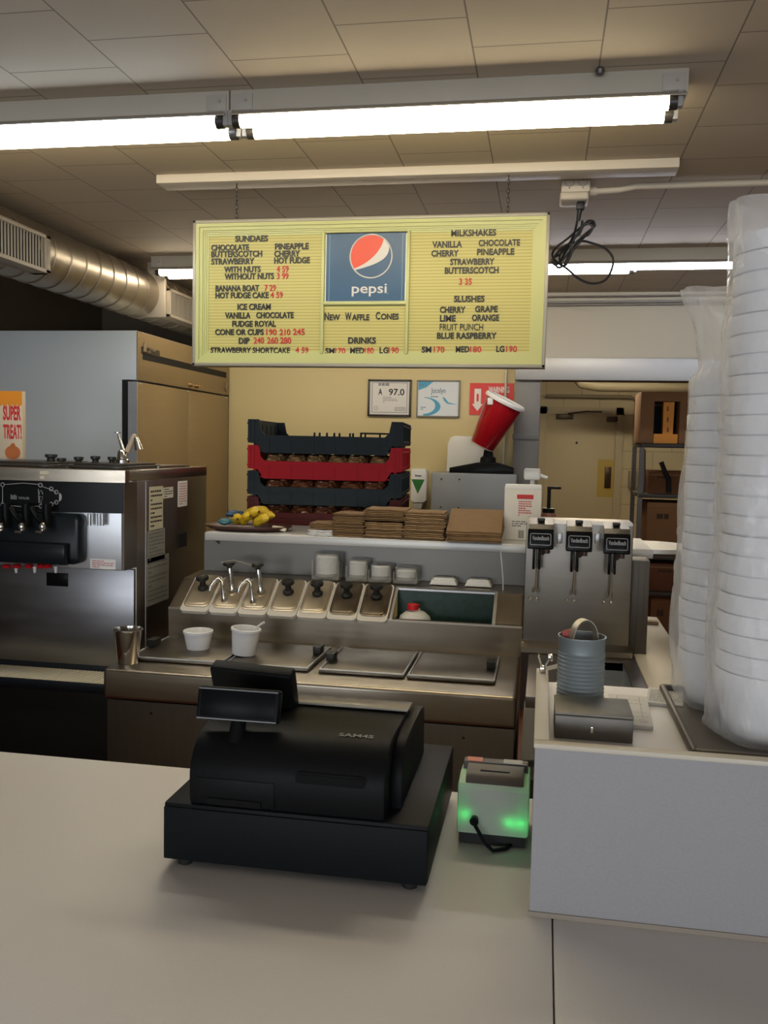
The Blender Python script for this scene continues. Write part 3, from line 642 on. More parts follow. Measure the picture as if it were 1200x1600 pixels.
# banana tray
bt = MB(); cx, cy = (at(318, 828, 3.3).x+at(452, 832, 3.3).x)/2, 3.33; rx = (at(452, 832, 3.3).x-at(318, 828, 3.3).x)/2
rings = []
for q, z in ((.0, .003), (.82, .003), (.9, .006), (1.0, .017), (1.0, .020), (.95, .019), (.85, .010), (.8, .006), (0.001, .006)):
    rings.append([(cx+rx*max(q, .001)*math.cos(a), cy+.115*max(q, .001)*math.sin(a), SZ+z) for a in [2*PI*i/40 for i in range(40)]])
bt.rings(rings); o = bt.build('oval_tray', mat('maroon_tray', (.075, .03, .022), .35, 0, .2, 40)); tag(o, 'oval dark brown tray of bananas on the steel shelf', 'tray')
BAN = mat('banana_skin', (.62, .42, .02), .45, 0, .25, 22)
TIP = mat('banana_tip', (.08, .05, .015), .7)
def banana(px, py, Y, yaw, pitch, L, r, label):
    c = at(px, py, Y)
    t = thing('banana', label, 'banana', c, group='bananas on the oval tray')
    R = Matrix.Rotation(yaw, 4, 'Z') @ Matrix.Rotation(pitch, 4, 'Y')
    n = 14; path = []; rad = []
    for i in range(n+1):
        u = i/n; a = (u-.5)*1.25; path.append(Vector((math.sin(a)*L*.8, 0, (math.cos(a)-.9)*L*.6))); rad.append(r*(.30+.70*min(1, math.sin(PI*min(max(u, .04), .96))*1.9)))
    path = [path[0]-(path[1]-path[0])*1.1]+path; rad = [r*.24]+rad
    MB().tube(path, rad, 7, M=R).build('peel', BAN, t, local=True, ang=50)
    e = path[-1]; MB().sph(e, r*.34, M=R, n=8).cyl(path[0], path[0]-(path[1]-path[0])*.4, r*.24, r*.3, 7, M=R).build('tips', TIP, t, local=True)
for a in ((371, 812, 3.30, 1.9, .3, .075, .019, 'leftmost banana of the bunch, next to the blue cloth'), (384, 811, 3.28, 2.3, .5, .08, .018, 'banana second from the blue cloth on the oval tray'),
          (394, 803, 3.29, 2.5, .4, .08, .021, 'fat banana on top of the bunch, in front'), (405, 800, 3.36, 3.0, .1, .085, .019, 'banana on top of the bunch, at the back'),
          (408, 814, 3.27, 2.7, .4, .078, .018, 'lowest front banana beside the white stub'), (416, 808, 3.34, 2.9, .3, .075, .017, 'browner banana at the right rear of the bunch')): banana(*a)
o = MB().prism([(-.028, 0), (.026, -.002), (.028, .010), (.01, .014), (-.026, .013)], 'y', -.01, .012, bevel=.003, M=Matrix.Translation((at(436, 822, 3.29).x, 3.29, SZ+.0085)) @ Matrix.Rotation(.12, 4, 'Y')).build('peeled_stub', mat('cream_flesh', (.72, .66, .50), .6)); tag(o, 'cream coloured stub lying right of the bananas', 'banana piece')
def cloth(px, py, Y, w_, h_, d, label, seed, colr):
    c = at(px, py, Y); m = MB(); x = bmesh.ops.create_icosphere(m.bm, subdivisions=4, radius=1)
    for v in x['verts']:
        n_ = noise.noise(v.co*1.9+Vector((seed, 0, 0)))*.35+noise.noise(v.co*5+Vector((0, seed, 0)))*.14
        v.co = Vector((v.co.x*w_, v.co.y*d, v.co.z*h_))*(1+n_)+Vector((c.x, c.y, max(c.z, SZ+.02)))
    tag(m.build('crumpled_cloth', mat('blue_cloth_%d' % seed, colr, .6, 0, .3, 30), ang=70), label, 'cloth', 'crumpled blue cloths')
cloth(367, 803, 3.40, .035, .014, .03, 'dark blue crumpled cloth behind the bananas', 2, (.05, .10, .17))
cloth(352, 815, 3.33, .026, .012, .03, 'teal crumpled cloth at the left end of the oval tray', 5, (.06, .19, .22))

# stacks of folded paper bags
KRAFTS = [mat('kraft_paper_%d' % i, c, .8, 0, .10, 30, bump=.05, bump_scale=90) for i, c in enumerate(((.215, .125, .052), (.185, .105, .042), (.30, .185, .085)))]
def bag_stack(px0, px1, Y, n, th, depth, colr, label, group, rz=0., kind='paper_bag', seed=0, splay=0.):
    a = at(px0, 840, Y); b = at(px1, 840, Y); W = b.x-a.x; cx = (a.x+b.x)/2; r = random.Random(seed); protos = []
    for k in range(2):
        m = MB(); rings = []; N_ = 12
        for i in range(N_+1):
            x = -W/2+W*i/N_; wv = .0006*math.sin(i*.9+seed); e = .0005 if i in (0, N_) else 0
            rings.append([(x, -depth/2+.001*math.sin(i*2.1), wv+e), (x, depth/2, wv+e), (x, depth/2, wv+th*.82-e), (x, -depth/2-.002*math.sin(i*1.7), wv+th*.72-e)])
        m.rings(rings); protos.append(m.build(kind, colr[k % len(colr)], local=True, ang=30))
    for i in range(n):
        o = protos[i] if i < 2 else protos[i % 2].copy()
        if i >= 2: COL.objects.link(o)
        o.location = (cx+r.uniform(-.004, .004), Y+depth/2+r.uniform(-.006, .006)-splay*i, SZ+.0015+i*th); o.rotation_euler = (0, 0, rz+r.uniform(-.03, .03))
        tag(o, label, 'paper bag' if kind == 'paper_bag' else 'napkin', group)
bag_stack(482, 521, 3.215, 4, .0052, .12, [WHITE_PAPER], 'white paper sleeve in the low stack under a brown bag', 'white sleeves on the shelf', kind='paper_sleeve', seed=4)
for o in [x for x in COL.objects if x.name.startswith('paper_sleeve')]: o['category'] = 'paper sleeve'
def top_bags(px0, px1, Y, z0, n, th, depth, label, group, seed, rz=0.):
    global SZ
    s_, SZ = SZ, z0; bag_stack(px0, px1, Y, n, th, depth, KRAFTS[:2], label, group, rz, seed=seed); SZ = s_
top_bags(484, 523, 3.22, SZ+.023, 4, .006, .12, 'brown paper bag lying on the white paper sleeves', 'brown bags on the white sleeves', 3)
bag_stack(519, 569, 3.212, 14, .0062, .13, [KRAFTS[0], KRAFTS[1]], 'flat brown paper bag in the stack right of the white sleeves', 'brown bags, first full stack', seed=11)
bag_stack(570, 630, 3.205, 9, .0065, .14, [KRAFTS[0], KRAFTS[2]], 'flat brown paper bag in the lower half of the stack under the bread trays', 'brown bags, second stack', seed=12)
top_bags(568, 632, 3.212, SZ+.063, 7, .0063, .14, 'flat brown paper bag in the upper bundle of the stack under the bread trays', 'brown bags, bundle on the second stack', 21)
bag_stack(630, 694, 3.200, 15, .0068, .14, [KRAFTS[0], KRAFTS[2]], 'flat brown paper bag in the stack below the soap dispenser', 'brown bags, third stack', seed=13)
# wide open stack, fanned backwards
_n0 = set(COL.objects)
bag_stack(697, 783, 3.165, 6, .0065, .20, [KRAFTS[2], KRAFTS[0]], 'wide brown paper bag in the broad stack beside the white carton', 'wide brown bags', seed=14)
for i, o in enumerate(sorted((x for x in COL.objects if x not in _n0), key=lambda o: o.location.z)):   # the broad stack leans up at the back
    o.rotation_euler.x = .17+.035*i; o.location.z += .019+.0035*i; o.rotation_euler.z *= .6

# white carton + bottles at the right end of the shelf
cb = thing('white_carton', 'white cardboard carton with a red printed label on the steel shelf', 'carton', (at(815, 850, 3.33).x, 3.40, SZ))
c0, c1 = at(786, 845, 3.33).x, at(844, 845, 3.33).x
CT = 1.462
MB().box((c0, 3.335, SZ+.0005), (c1, 3.46, CT), .003).build('carton_body', mat('white_card', (.66, .63, .57), .7, 0, .04, 12), cb)
MB().box((c0+.002, 3.334, CT-.012), (c1-.002, 3.40, CT+.006), .002, M=Matrix.Translation((0, 0, 0))).build('torn_flap', WHITE_PAPER, cb)
m = MB().box((c0+.046, 3.3335, 1.416), (c0+.106, 3.335, 1.432)); m.build('red_banner', mat('red_print', (.50, .03, .03), .6), cb)
m = MB(); lines(m, (c0+.052, 3.3349, 1.352), X1, Z1, .048, .058, 7, .45, 4); m.build('red_print', mat('red_print', (.5, .03, .03)), cb)
m = MB(); lines(m, (c0+.03, 3.3349, 1.312), X1, Z1, .09, .024, 3, .35, 6)
for k in range(7): m.quad((c0+.055+k*.003, 3.3344, 1.270), (c0+.0565+k*.003, 3.3344, 1.270), (c0+.0565+k*.003, 3.3344, 1.300), (c0+.055+k*.003, 3.3344, 1.300))
m.build('black_print', DARK_INK, cb)
wb = thing('white_pump_bottle', 'white pump dispenser standing behind the white carton', 'bottle', (at(832, 750, 3.54).x, 3.54, SZ))
hz = at(832, 732, 3.54).z-SZ
MB().lathe([(0, 0), (.034, 0), (.036, .01), (.036, .165), (.03, .185), (.018, .193), (.018, .20), (0, .20)], n=24).build('bottle_body', WHITE_P, wb, local=True)
MB().cyl((0, 0, .19), (0, 0, hz-.03), .009).box((-.034, -.018, hz-.045), (.030, .018, hz), .008).tube([(.02, 0, hz-.02), (.04, -.005, hz-.03), (.058, -.01, hz-.035)], .006, 8).build('pump_head', WHITE_P, wb, local=True)
bb = thing('syrup_bottle', 'bottle with a black pump top behind the drink dispenser', 'bottle', (at(857, 800, 3.50).x, 3.50, SZ))
hz = at(857, 760, 3.50).z-SZ
MB().lathe([(0, 0), (.028, 0), (.030, .01), (.030, .085), (.024, .095), (0, .095)], n=24).build('bottle_body', mat('pink_syrup', (.30, .14, .10), .3), bb, local=True)
MB().cyl((0, 0, .094), (0, 0, .112), .024).cyl((0, 0, .11), (0, 0, hz-.006), .007).box((-.008, -.01, hz-.010), (.045, .01, hz), .003).build('pump_head', BLACK_S, bb, local=True)

# ================================================================== BREAD TRAYS (on a table behind the shelf)
tb = thing('steel_table', 'steel side table behind the shelf carrying the bread trays', 'table', (-.9, 3.9, 0))
MB().box((-1.30, 3.625, 1.212), (-.45, 4.30, 1.237), .004).build('table_top', STEEL, tb)
for lx in (-1.27, -.48):
    for ly in (3.66, 4.27): MB().cyl((lx, ly, .0), (lx, ly, 1.213), .018).build('leg', STEEL, tb)
TW, TD, PITCH = .648, .545, .1075
RZ = math.radians(5)
TRO = Vector((at(387, 700, 3.60).x, 3.60, 0))
def bread_tray(z, colr, label, open_top):
    t = thing('bread_tray', label, 'bread tray', (TRO.x, TRO.y, z), RZ, group='stacked plastic bread trays')
    hs = .139; hl = .074; c = .046; q = .012; zc = .042
    m = MB(); m.box((.01, .01, .004), (TW-.01, TD-.01, .010)).build('tray_floor', colr, t, local=True)
    for nm, y0, y1, sgn in (('front_wall', 0, q, 1), ('rear_wall', TD-q, TD, -1)):
        m = MB()
        pts = [(0, zc), (c*.95, zc-.004), (c*1.5, .0), (TW-c*1.5, .0), (TW-c*.95, zc-.004), (TW, zc), (TW, hs), (TW-c, hs), (TW-c-.010, hl+.016), (TW-c-.028, hl), (c+.028, hl), (c+.010, hl+.016), (c, hs), (0, hs)]
        m.prism(pts, 'y', y0, y1)
        yy = y0-.003 if sgn > 0 else y1
        m.box((c*1.5, yy, hl-.022), (TW-c*1.5, yy+.003, hl)).box((c*1.6, yy, .002), (TW-c*1.6, yy+.003, .007))
        for k in range(1, 7): x = TW*k/7; m.box((x-.0015, yy, .005), (x+.0015, yy+.0025, hl-.02))
        for x in (c*.25, c*.6, TW-c*.6, TW-c*.25): m.box((x-.0015, yy, zc+.004), (x+.0015, yy+.002, hs-.006))
        if nm == 'rear_wall' and open_top:
            for x in (.19, .215, .25, .285, .31, .36, .375): m.prism([(x-.004, hl), (x+.006, hl), (x+.005, hl+.022), (x-.002, hl+.022)], 'y', TD-q, TD-.002)
            m.box((.41, TD-q, hl+.018), (TW-c, TD-.002, hl+.026))
            for x in (.41, .43, .50, .58): m.box((x, TD-q, hl), (x+.008, TD-.002, hl+.02))
        m.build(nm, colr, t, local=True)
    for nm, x0, x1 in (('left_wall', 0, q), ('right_wall', TW-q, TW)):
        m = MB(); m.box((x0, .002, zc), (x1, TD-.002, hs)); m.box((x0+(.022 if x0 == 0 else -.022), .012, .004), (x1+(.022 if x0 == 0 else -.022), TD-.012, zc+.004))
        xx = x1 if x1 == TW else x0-.003
        for k in range(9): y = TD*(k+.5)/9; m.box((xx, y-.004, zc+.004), (xx+.003, y+.004, hs-.004))
        m.box((xx, 0, hs-.02), (xx+.004, TD, hs-.012)).box((xx, 0, zc+.012), (xx+.004, TD, zc+.018))
        if open_top:
            xi = x1 if x0 == 0 else x0-.003
            for k in range(6): y = TD*(k+.5)/6; m.box((xi, y-.02, .08), (xi+.003, y+.005, hs-.02))
        m.build(nm, colr, t, local=True)
    return t
TB_K = mat('charcoal_crate_plastic', (.016, .023, .027), .55, 0, .12, 30, spec=.2)
TB_R = mat('red_crate_plastic', (.42, .006, .014), .55, 0, .10, 30, spec=.2)
TB_M = mat('maroon_crate_plastic', (.07, .012, .012), .55, 0, .12, 30, spec=.2)
TZ = 1.2375
bread_tray(TZ, TB_M, 'bottom maroon bread tray half hidden by paper bags', False)
bread_tray(TZ+PITCH, TB_K, 'charcoal bread tray below the red tray', False)
bread_tray(TZ+2*PITCH, TB_R, 'bright red bread tray full of wrapped buns', False)
bread_tray(TZ+3*PITCH, TB_K, 'empty charcoal bread tray on top of the stack', True)
def bun_material(name, c):
    m = mat(name, c, .25, 0, .55, 24, (1, 1, 3), .6, 26, (1, 2, 3), coat=.8); return m
BUN = [bun_material('wrapped_buns_light', (.40, .23, .10)), bun_material('wrapped_buns_dark', (.26, .10, .045))]
def buns(level, n, m_, label, group):
    proto = None; Rm = Matrix.Rotation(RZ, 4, 'Z'); W = (TW-.12)/n
    for k in range(n):
        if proto is None:
            b = MB(); x = bmesh.ops.create_icosphere(b.bm, subdivisions=4, radius=1)
            for v in x['verts']:
                c = v.co.copy(); p = Vector((math.copysign(abs(c.x)**.6, c.x)*W*.52, math.copysign(abs(c.y)**.5, c.y)*.19, math.copysign(abs(c.z)**.7, c.z)*.042))
                v.co = p*(1+.14*noise.noise(c*4)+.10*noise.noise(c*9))
            proto = b.build('bun_pack', m_, local=True, ang=60); o = proto
        else: o = proto.copy(); COL.objects.link(o)
        p = Rm @ Vector((.06+W*(k+.5), .22, 0)); o.location = (TRO.x+p.x, TRO.y+p.y, TZ+level*PITCH+.064); o.rotation_euler = (0, 0, RZ+(PI if k % 2 else 0)+.05*math.sin(k*3))
        tag(o, label, 'bread pack', group)
buns(0, 5, BUN[1], 'plastic wrapped bread pack in the bottom maroon tray', 'bread packs in the bottom tray')
buns(1, 5, BUN[1], 'plastic wrapped reddish bread pack in the charcoal tray under the red one', 'bread packs in the middle tray')
buns(2, 6, BUN[0], 'shiny plastic wrapped bun pack in the bright red tray', 'bun packs in the red tray')

# ================================================================== BACK WALL THINGS
def frame(px0, py0, px1, py1, label, fm, cm, th=.012):
    a = at(px0, py1, YB-.02); b = at(px1, py0, YB-.02)
    t = thing('framed_certificate', label, 'framed certificate', ((a.x+b.x)/2, YB, a.z))
    m = MB(); q = th
    for p0, p1 in (((a.x, a.z), (b.x, a.z+q)), ((a.x, b.z-q), (b.x, b.z)), ((a.x, a.z), (a.x+q, b.z)), ((b.x-q, a.z), (b.x, b.z))): m.box((p0[0], YB-.022, p0[1]), (p1[0], YB-.001, p1[1]), .002)
    m.build('frame', fm, t)
    pg = MB().box((a.x+q*.9, YB-.012, a.z+q*.9), (b.x-q*.9, YB-.002, b.z-q*.9)).build('page', cm, t)
    return t, pg, a, b
t, pg, a, b = frame(574, 593, 643, 650, 'framed inspection certificate with a large letter grade, left of the two', mat('black_frame', (.03, .02, .015), .35), mat('certificate_paper', (.62, .60, .55), .5))
W, H = b.x-a.x, b.z-a.z; yt = YB-.0125
m = MB(); add_text(m, 'A', (a.x+W*.24, yt, a.z+H*.58), X1, Z1, H*.17, W*.09, .03); m.build('grade_letter', DARK_INK, pg)
m = MB(); add_text(m, '97.0', (a.x+W*.48, yt, a.z+H*.57), X1, Z1, H*.18, W*.36, .02); m.build('grade_score', DARK_INK, pg)
m = MB(); lines(m, (a.x+W*.24, yt, a.z+H*.80), X1, Z1, W*.52, H*.09, 1, .8, 3); lines(m, (a.x+W*.35, yt, a.z+H*.36), X1, Z1, W*.34, H*.18, 4, .4, 4); lines(m, (a.x+W*.62, yt, a.z+H*.14), X1, Z1, W*.26, H*.12, 3, .5, 5)
q = .004; x0, x1, z0, z1 = a.x+W*.09, b.x-W*.09, a.z+H*.10, b.z-H*.08
for p0, p1 in (((x0, z0), (x1, z0+q)), ((x0, z1-q), (x1, z1)), ((x0, z0), (x0+q, z1)), ((x1-q, z0), (x1, z1))): m.quad((p0[0], yt, p0[1]), (p1[0], yt, p0[1]), (p1[0], yt, p1[1]), (p0[0], yt, p1[1]))
m.tube([(a.x+W*.19+.012*math.cos(2*PI*i/20), yt, a.z+H*.22+.012*math.sin(2*PI*i/20)) for i in range(20)], .0015, 5, closed=True)
m.build('printing', GREY_INK, pg)
t, pg, a, b = frame(650, 594, 719, 651, 'framed certificate with blue swirls, right of the graded one', mat('grey_frame', (.22, .20, .17), .35), mat('certificate_white', (.60, .64, .64), .5), .008)
W, H = b.x-a.x, b.z-a.z
BLUE = mat('certificate_blue', (.06, .30, .46), .5)
m = MB(); m.prism([(a.x+.01, a.z+H*.72), (a.x+W*.22, a.z+H*.80), (a.x+W*.38, b.z-.01), (a.x+.01, b.z-.01)], 'y', yt, yt+.0005)
up = []; lo = []
for i in range(13):
    u = i/12; ang = -.5*PI+PI*u*.98; up.append((a.x+W*(.16+.40*math.cos(ang)), a.z+H*(.28+.26*math.sin(ang)))); lo.append((a.x+W*(.16+.28*math.cos(ang)), a.z+H*(.30+.22*math.sin(ang))))
m.prism(up+lo[::-1], 'y', yt, yt+.0005)
m.prism([(a.x+W*.60, a.z+H*.55), (a.x+W*.66, a.z+H*.52), (a.x+W*.74, a.z+H*.40), (a.x+W*.95, a.z+H*.34), (a.x+W*.72, a.z+H*.36), (a.x+W*.64, a.z+H*.44)], 'y', yt, yt+.0005)
m.build('blue_swirl', BLUE, pg)
m = MB(); add_text(m, 'Jocelyn', (a.x+W*.33, yt-.0006, a.z+H*.60), X1, Z1, H*.19, W*.34, .01); lines(m, (a.x+W*.33, yt, a.z+H*.52), X1, Z1, W*.34, H*.05, 1, .6, 3); lines(m, (a.x+W*.10, yt-.0006, a.z+H*.18), X1, Z1, W*.12, H*.10, 2, .5, 3); lines(m, (a.x+W*.06, yt-.0006, a.z+H*.82), X1, Z1, W*.2, H*.06, 1, .6, 3); m.build('printing', mat('blue_grey_ink', (.12, .18, .24), .5), pg)
a, b = at(733, 648, YB-.005), at(803, 599, YB-.005); W, H = b.x-a.x, b.z-a.z
sg = thing('wall_sign', 'red wall sign with a white down arrow behind the tilted cup', 'sign', ((a.x+b.x)/2, YB, a.z))
MB().box((a.x, YB-.006, a.z), (b.x, YB-.001, b.z)).build('sign_board', mat('sign_red', (.62, .035, .025), .4), sg)
ya = YB-.0068
m = MB(); xa = a.x+W*.11; m.prism([(xa, a.z+H*.34), (xa, b.z-H*.18), (xa+W*.15, b.z-H*.18), (xa+W*.15, a.z+H*.34), (xa+W*.20, a.z+H*.34), (xa+W*.075, a.z+H*.12), (xa-W*.05, a.z+H*.34)], 'y', ya, ya+.0006)
add_text(m, 'WARNING', (a.x+W*.43, ya, b.z-H*.30), X1, Z1, H*.19, W*.47, .03); m.build('arrow_and_lettering', mat('sign_white', (.70, .66, .58), .5), sg)
m = MB().box((xa+W*.05, ya-.001, a.z+H*.42), (xa+W*.10, ya, a.z+H*.66)); m.build('pictogram', mat('sign_red', (.62, .035, .025)), sg)
# soap dispenser
a, b = at(641, 795, 5.52), at(667, 733, 5.52)
sd = thing('soap_dispenser', 'white soap dispenser with a green triangle on the cream wall', 'soap dispenser', ((a.x+b.x)/2, YB, a.z)); W = b.x-a.x; H = b.z-a.z
MB().prism([(a.x, b.z), (b.x-.01, b.z), (b.x, b.z-.02), (b.x, a.z+H*.22), (b.x-.02, a.z+H*.16), (a.x+.02, a.z+H*.16), (a.x, a.z+H*.22)], 'y', 5.52, YB-.001, bevel=.006).build('dispenser_body', WHITE_P, sd)
MB().prism([(a.x+.012, a.z+H*.16), (b.x-.02, a.z+H*.16), (b.x-.03, a.z), (a.x+.02, a.z)], 'y', 5.53, YB-.01, bevel=.004).build('push_bar', mat('grey_push_bar', (.42, .42, .37), .4), sd)
m = MB().prism([(a.x+.004, b.z-H*.26), (b.x-.012, b.z-H*.26), ((a.x+b.x)/2-.004, b.z-H*.62)], 'y', 5.5185, 5.521); m.build('triangle', mat('green_print', (.03, .16, .035), .4), sd, label='dark green triangle')
m = MB(); add_text(m, 'Soap', ((a.x+b.x)/2-.004, 5.519, b.z-H*.20), X1, Z1, H*.06, W*.4, .02, align='C'); m.build('lettering', DARK_INK, sd)
# steel cabinet, towel dispenser, tilted cup
sc = thing('steel_cabinet', 'grey steel cabinet below the tilted red cup', 'cabinet', (-.4, 5.4, 0))
c0, c1 = at(674, 740, 5.2).x, at(808, 740, 5.2).x
MB().box((c0, 5.20, 0), (c1, 5.49, 1.452), .008).build('cabinet_body', mat('cabinet_grey', (.27, .285, .295), .42, .7, .10, 5), sc)
for x, z in ((c0+.06, 1.415), (c0+.165, 1.415), (c0+.06, 1.25), (c0+.165, 1.25)): MB().cyl((x, 5.194, z), (x, 5.2, z), .005, n=10).build('screw', KNOB, sc)
a, b = at(697, 737, 5.5), at(765, 682, 5.5)
o = MB().prism([(a.x, a.z), (a.x+.005, b.z-.05), (a.x+.02, b.z-.012), (a.x+.05, b.z), (b.x, b.z), (b.x, a.z)], 'y', 5.495, YB-.002, bevel=.01).build('towel_dispenser', mat('white_dispenser', (.70, .69, .63), .35)); tag(o, 'rounded white towel dispenser on the wall behind the red cup', 'dispenser')
rc = thing('display_cup', 'giant tilted red drink cup ornament with white lid on a black base', 'cup ornament', (-.36, 5.33, 1.452))
BY = 5.33
L0, R0 = at(704, 735, BY).x, at(803, 735, BY).x; mx = at(762, 735, BY).x
zb = 1.4525
MB().prism([(L0, zb), (R0, zb), (R0, zb+.035), (mx+.06, zb+.062), (mx-.06, zb+.062), (L0, zb+.028)], 'y', BY-.08, BY+.08, bevel=.006).build('base', BLACK_S, rc)
pb, ptop = at(753, 697, BY), at(790, 627, BY)
MB().lathe([(0, zb+.05), (.05, zb+.05), (.045, zb+.09), (.03, zb+.10), (.022, pb.z-.0), (0, pb.z)], (mx, BY, 0), n=24).build('post', BLACK, rc)
ax = (ptop-pb); ax.y = -.03; Lc = ax.length; Q = Matrix.Translation(pb) @ ax.to_track_quat('Z', 'Y').to_matrix().to_4x4()
MB().lathe([(0, 0), (.068, 0), (.074, .008), (.113, Lc-.012), (.113, Lc), (0, Lc)], n=40, M=Q).build('cup_side', mat('cup_red', (.34, .006, .012), .22, 0, .12, 6, coat=.5), rc)
MB().lathe([(.112, Lc-.014), (.124, Lc-.012), (.125, Lc+.002), (.118, Lc+.012), (.108, Lc+.008), (.105, Lc+.003), (0, Lc+.003)], n=40, M=Q).build('cup_lid', WHITE_P, rc)
MB().lathe([(0, -.002), (.070, -.002), (.073, .006), (.0705, .008)], n=40, M=Q).build('base_ring', mat('ring_white', (.5, .42, .38), .4), rc)
for px, py in ((766, 627), (779, 635)):
    c = at(px, py, BY-.122); MB().box((c.x-.016, c.y-.006, c.z-.02), (c.x+.016, c.y+.004, c.z+.02), .006).build('clip', WHITE_P, rc)

# ================================================================== DRINK DISPENSER TOWER
SX0, SX1, SY = -.048, .292, 2.97
dt = thing('drink_dispenser', 'stainless drink tower with three black fronted dispensing valves', 'drink dispenser', (.12, 3.0, .93))
MB().prism([(SY, .965), (SY-.01, 1.36), (SY+.02, 1.368), (SY+.15, 1.368), (SY+.15, .965)], 'x', SX0, SX1, bevel=.003).build('tower', STEEL, dt)
MB().prism([(SY-.05, .938), (SY-.05, .955), (SY-.005, .968), (SY+.15, .968), (SY+.15, .938)], 'x', SX0-.006, SX1+.01, bevel=.003).build('base_ledge', STEEL_H, dt)
MB().box((SX1+.001, SY+.03, .938), (SX1+.06, SY+.15, 1.245), .001).box((SX1+.025, SY+.028, .94), (SX1+.028, SY+.03, 1.243)).box((SX1+.045, SY+.028, .94), (SX1+.047, SY+.03, 1.243)).build('side_panel', mat('side_panel_dark', (.13, .115, .095), .5, .3), dt)
BADGE = mat('badge_grey', (.35, .36, .37), .35, .5)
for k, px in enumerate((845, 905, 964)):
    vx = at(px, 835, SY-.06).x; wv = .040; dzz = -.003*k
    zt_ = 1.372+dzz
    v = MB().prism([(SY-.075, zt_-.045), (SY-.06, zt_-.012), (SY+.02, zt_+.002), (SY+.02, zt_-.055)], 'x', vx-wv, vx+wv, bevel=.003).build('valve', STEEL, dt)
    Mv = Matrix.Translation((vx, SY-.0765, zt_-.052)) @ Matrix.Rotation(math.radians(-12), 4, 'X')
    MB().box((-.041, -.006, -.038), (.041, .014, .026), .004, M=Mv).build('valve_front', BLACK_S, v)
    m = MB(); rr = [(u, w_-.008) for u, w_ in rrect(.064, .036, .004, 3)]
    m.tube([Mv @ Vector((u, -.0065, w_)) for u, w_ in rr], .0012, 6, closed=True)
    add_text(m, 'VandenBosch', Mv @ Vector((-.0265, -.0062, -.011)), Mv.to_3x3() @ X1, Mv.to_3x3() @ Z1, .014, .053, .02, .001)
    m.build('badge', BADGE, v)
    c = Vector((vx-.012, SY-.035, 0))
    m = MB(); m.box((c.x-.012, SY-.055, zt_-.16), (c.x-.004, SY-.035, zt_-.085), .002).box((c.x+.008, SY-.05, zt_-.16), (c.x+.014, SY-.03, zt_-.09), .002); m.build('lever_fork', BLACK_S, v)
    m = MB(); m.cyl((vx, SY-.02, zt_-.115), (vx, SY-.02, zt_-.06), .012, .018).cyl((vx+.02, SY-.02, zt_-.11), (vx+.02, SY-.02, zt_-.06), .010); m.build('nozzle', mat('brown_nozzle', (.09, .05, .035), .4), v)
    m = MB(); m.tube([(vx-.008, SY-.03, zt_-.07), (vx-.008, SY-.03, zt_-.14), (vx-.010, SY-.022, zt_-.235)], .0042, 10)
    for e in (-.012, .004): m.tube([(vx-.008+e, SY-.026, zt_-.222), (vx-.008+e, SY-.024, zt_-.240)], .002, 6)
    m.build('lever_rod', CHROME, v)
    m = MB().box((vx-.012, SY-.04, zt_-.004), (vx+.012, SY-.01, zt_+.006), .003); m.build('lock_tab', KNOB, v)
    for e in (-.022, .000):
        MB().lathe([(0, 0), (.0075, 0), (.0065, .005), (.003, .0075), (0, .008)], n=14, M=Matrix.Translation((vx-.006+e, SY-.005, 1.372-.262)) @ Matrix.Rotation(PI/2, 4, 'X')).build('dome_bolt', CHROME, dt)
for px in (875, 934):
    c = at(px, 838, SY); MB().box((c.x-.010, SY-.012, c.z-.022), (c.x+.008, SY-.002, c.z+.012), .003).build('latch', STEEL_L, dt)

# side counter and sink right of the prep counter
sk = thing('sink_counter', 'low counter with a stainless sink behind the raised box', 'sink', (.2, 2.5, 0))
SZT = .936
MB().box((SX0+.010, 2.42, .0), (.42, 3.2, .70)).build('cabinet_body', mat('sink_cabinet_dark', (.05, .042, .036), .5), sk)
m = MB()
for p, q in (((SX0+.022, 2.40), (.10, 3.2)), ((.27, 2.40), (.31, 3.2)), ((.10, 2.88), (.27, 3.2)), ((.10, 2.40), (.27, 2.50))): m.box((p[0], p[1], .905), (q[0], q[1], SZT), .001)
m.build('sink_deck', STEEL_D, sk)
m = MB(); m.box((.10, 2.50, .76), (.27, 2.88, .765))
for p, q in (((.097, 2.50), (.10, 2.88)), ((.27, 2.50), (.273, 2.88)), ((.097, 2.497), (.273, 2.50)), ((.097, 2.88), (.273, 2.883))): m.box((p[0], p[1], .76), (q[0], q[1], .93))
m.build('basin', STEEL_L, sk)
MB().box((.312, 2.0, .90), (.47, 3.70, SZT+.002), .003).build('white_ledge', EDGE, sk)
# bracket arm end seen at the right of the tower
o = MB().box((.36, 3.52, .9382), (.455, 3.56, .952), .003).build('wooden_slat', mat('pale_wood', (.45, .34, .20), .6)); 
tag(o, 'short pale slat lying at the far end of the white ledge by the drink tower', 'slat')
o.location = (0, 0, 0)

# ================================================================== SOFT SERVE MACHINE
MX = -1.392
im = thing('ice_cream_machine', 'tall stainless soft serve ice cream machine with a black control band', 'ice cream machine', (-1.72, 3.2, 0))
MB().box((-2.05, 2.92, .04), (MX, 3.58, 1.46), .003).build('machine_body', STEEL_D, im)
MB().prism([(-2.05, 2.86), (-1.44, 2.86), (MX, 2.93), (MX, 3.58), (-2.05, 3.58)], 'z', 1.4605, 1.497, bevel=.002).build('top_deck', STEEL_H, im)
MB().box((-2.05, 2.83, 1.155), (MX-.012, 2.92, 1.46), .004).build('head_panel', STEEL_L, im)
MB().box((-2.05, 2.905, .80), (MX-.003, 2.921, 1.150), .002).build('splash_panel', mat('splash_steel', (.26, .26, .27), .33, 1, .14, 4, (1, 1, 5), .03, 60, (1, 1, 12), rough_var=.09), im)
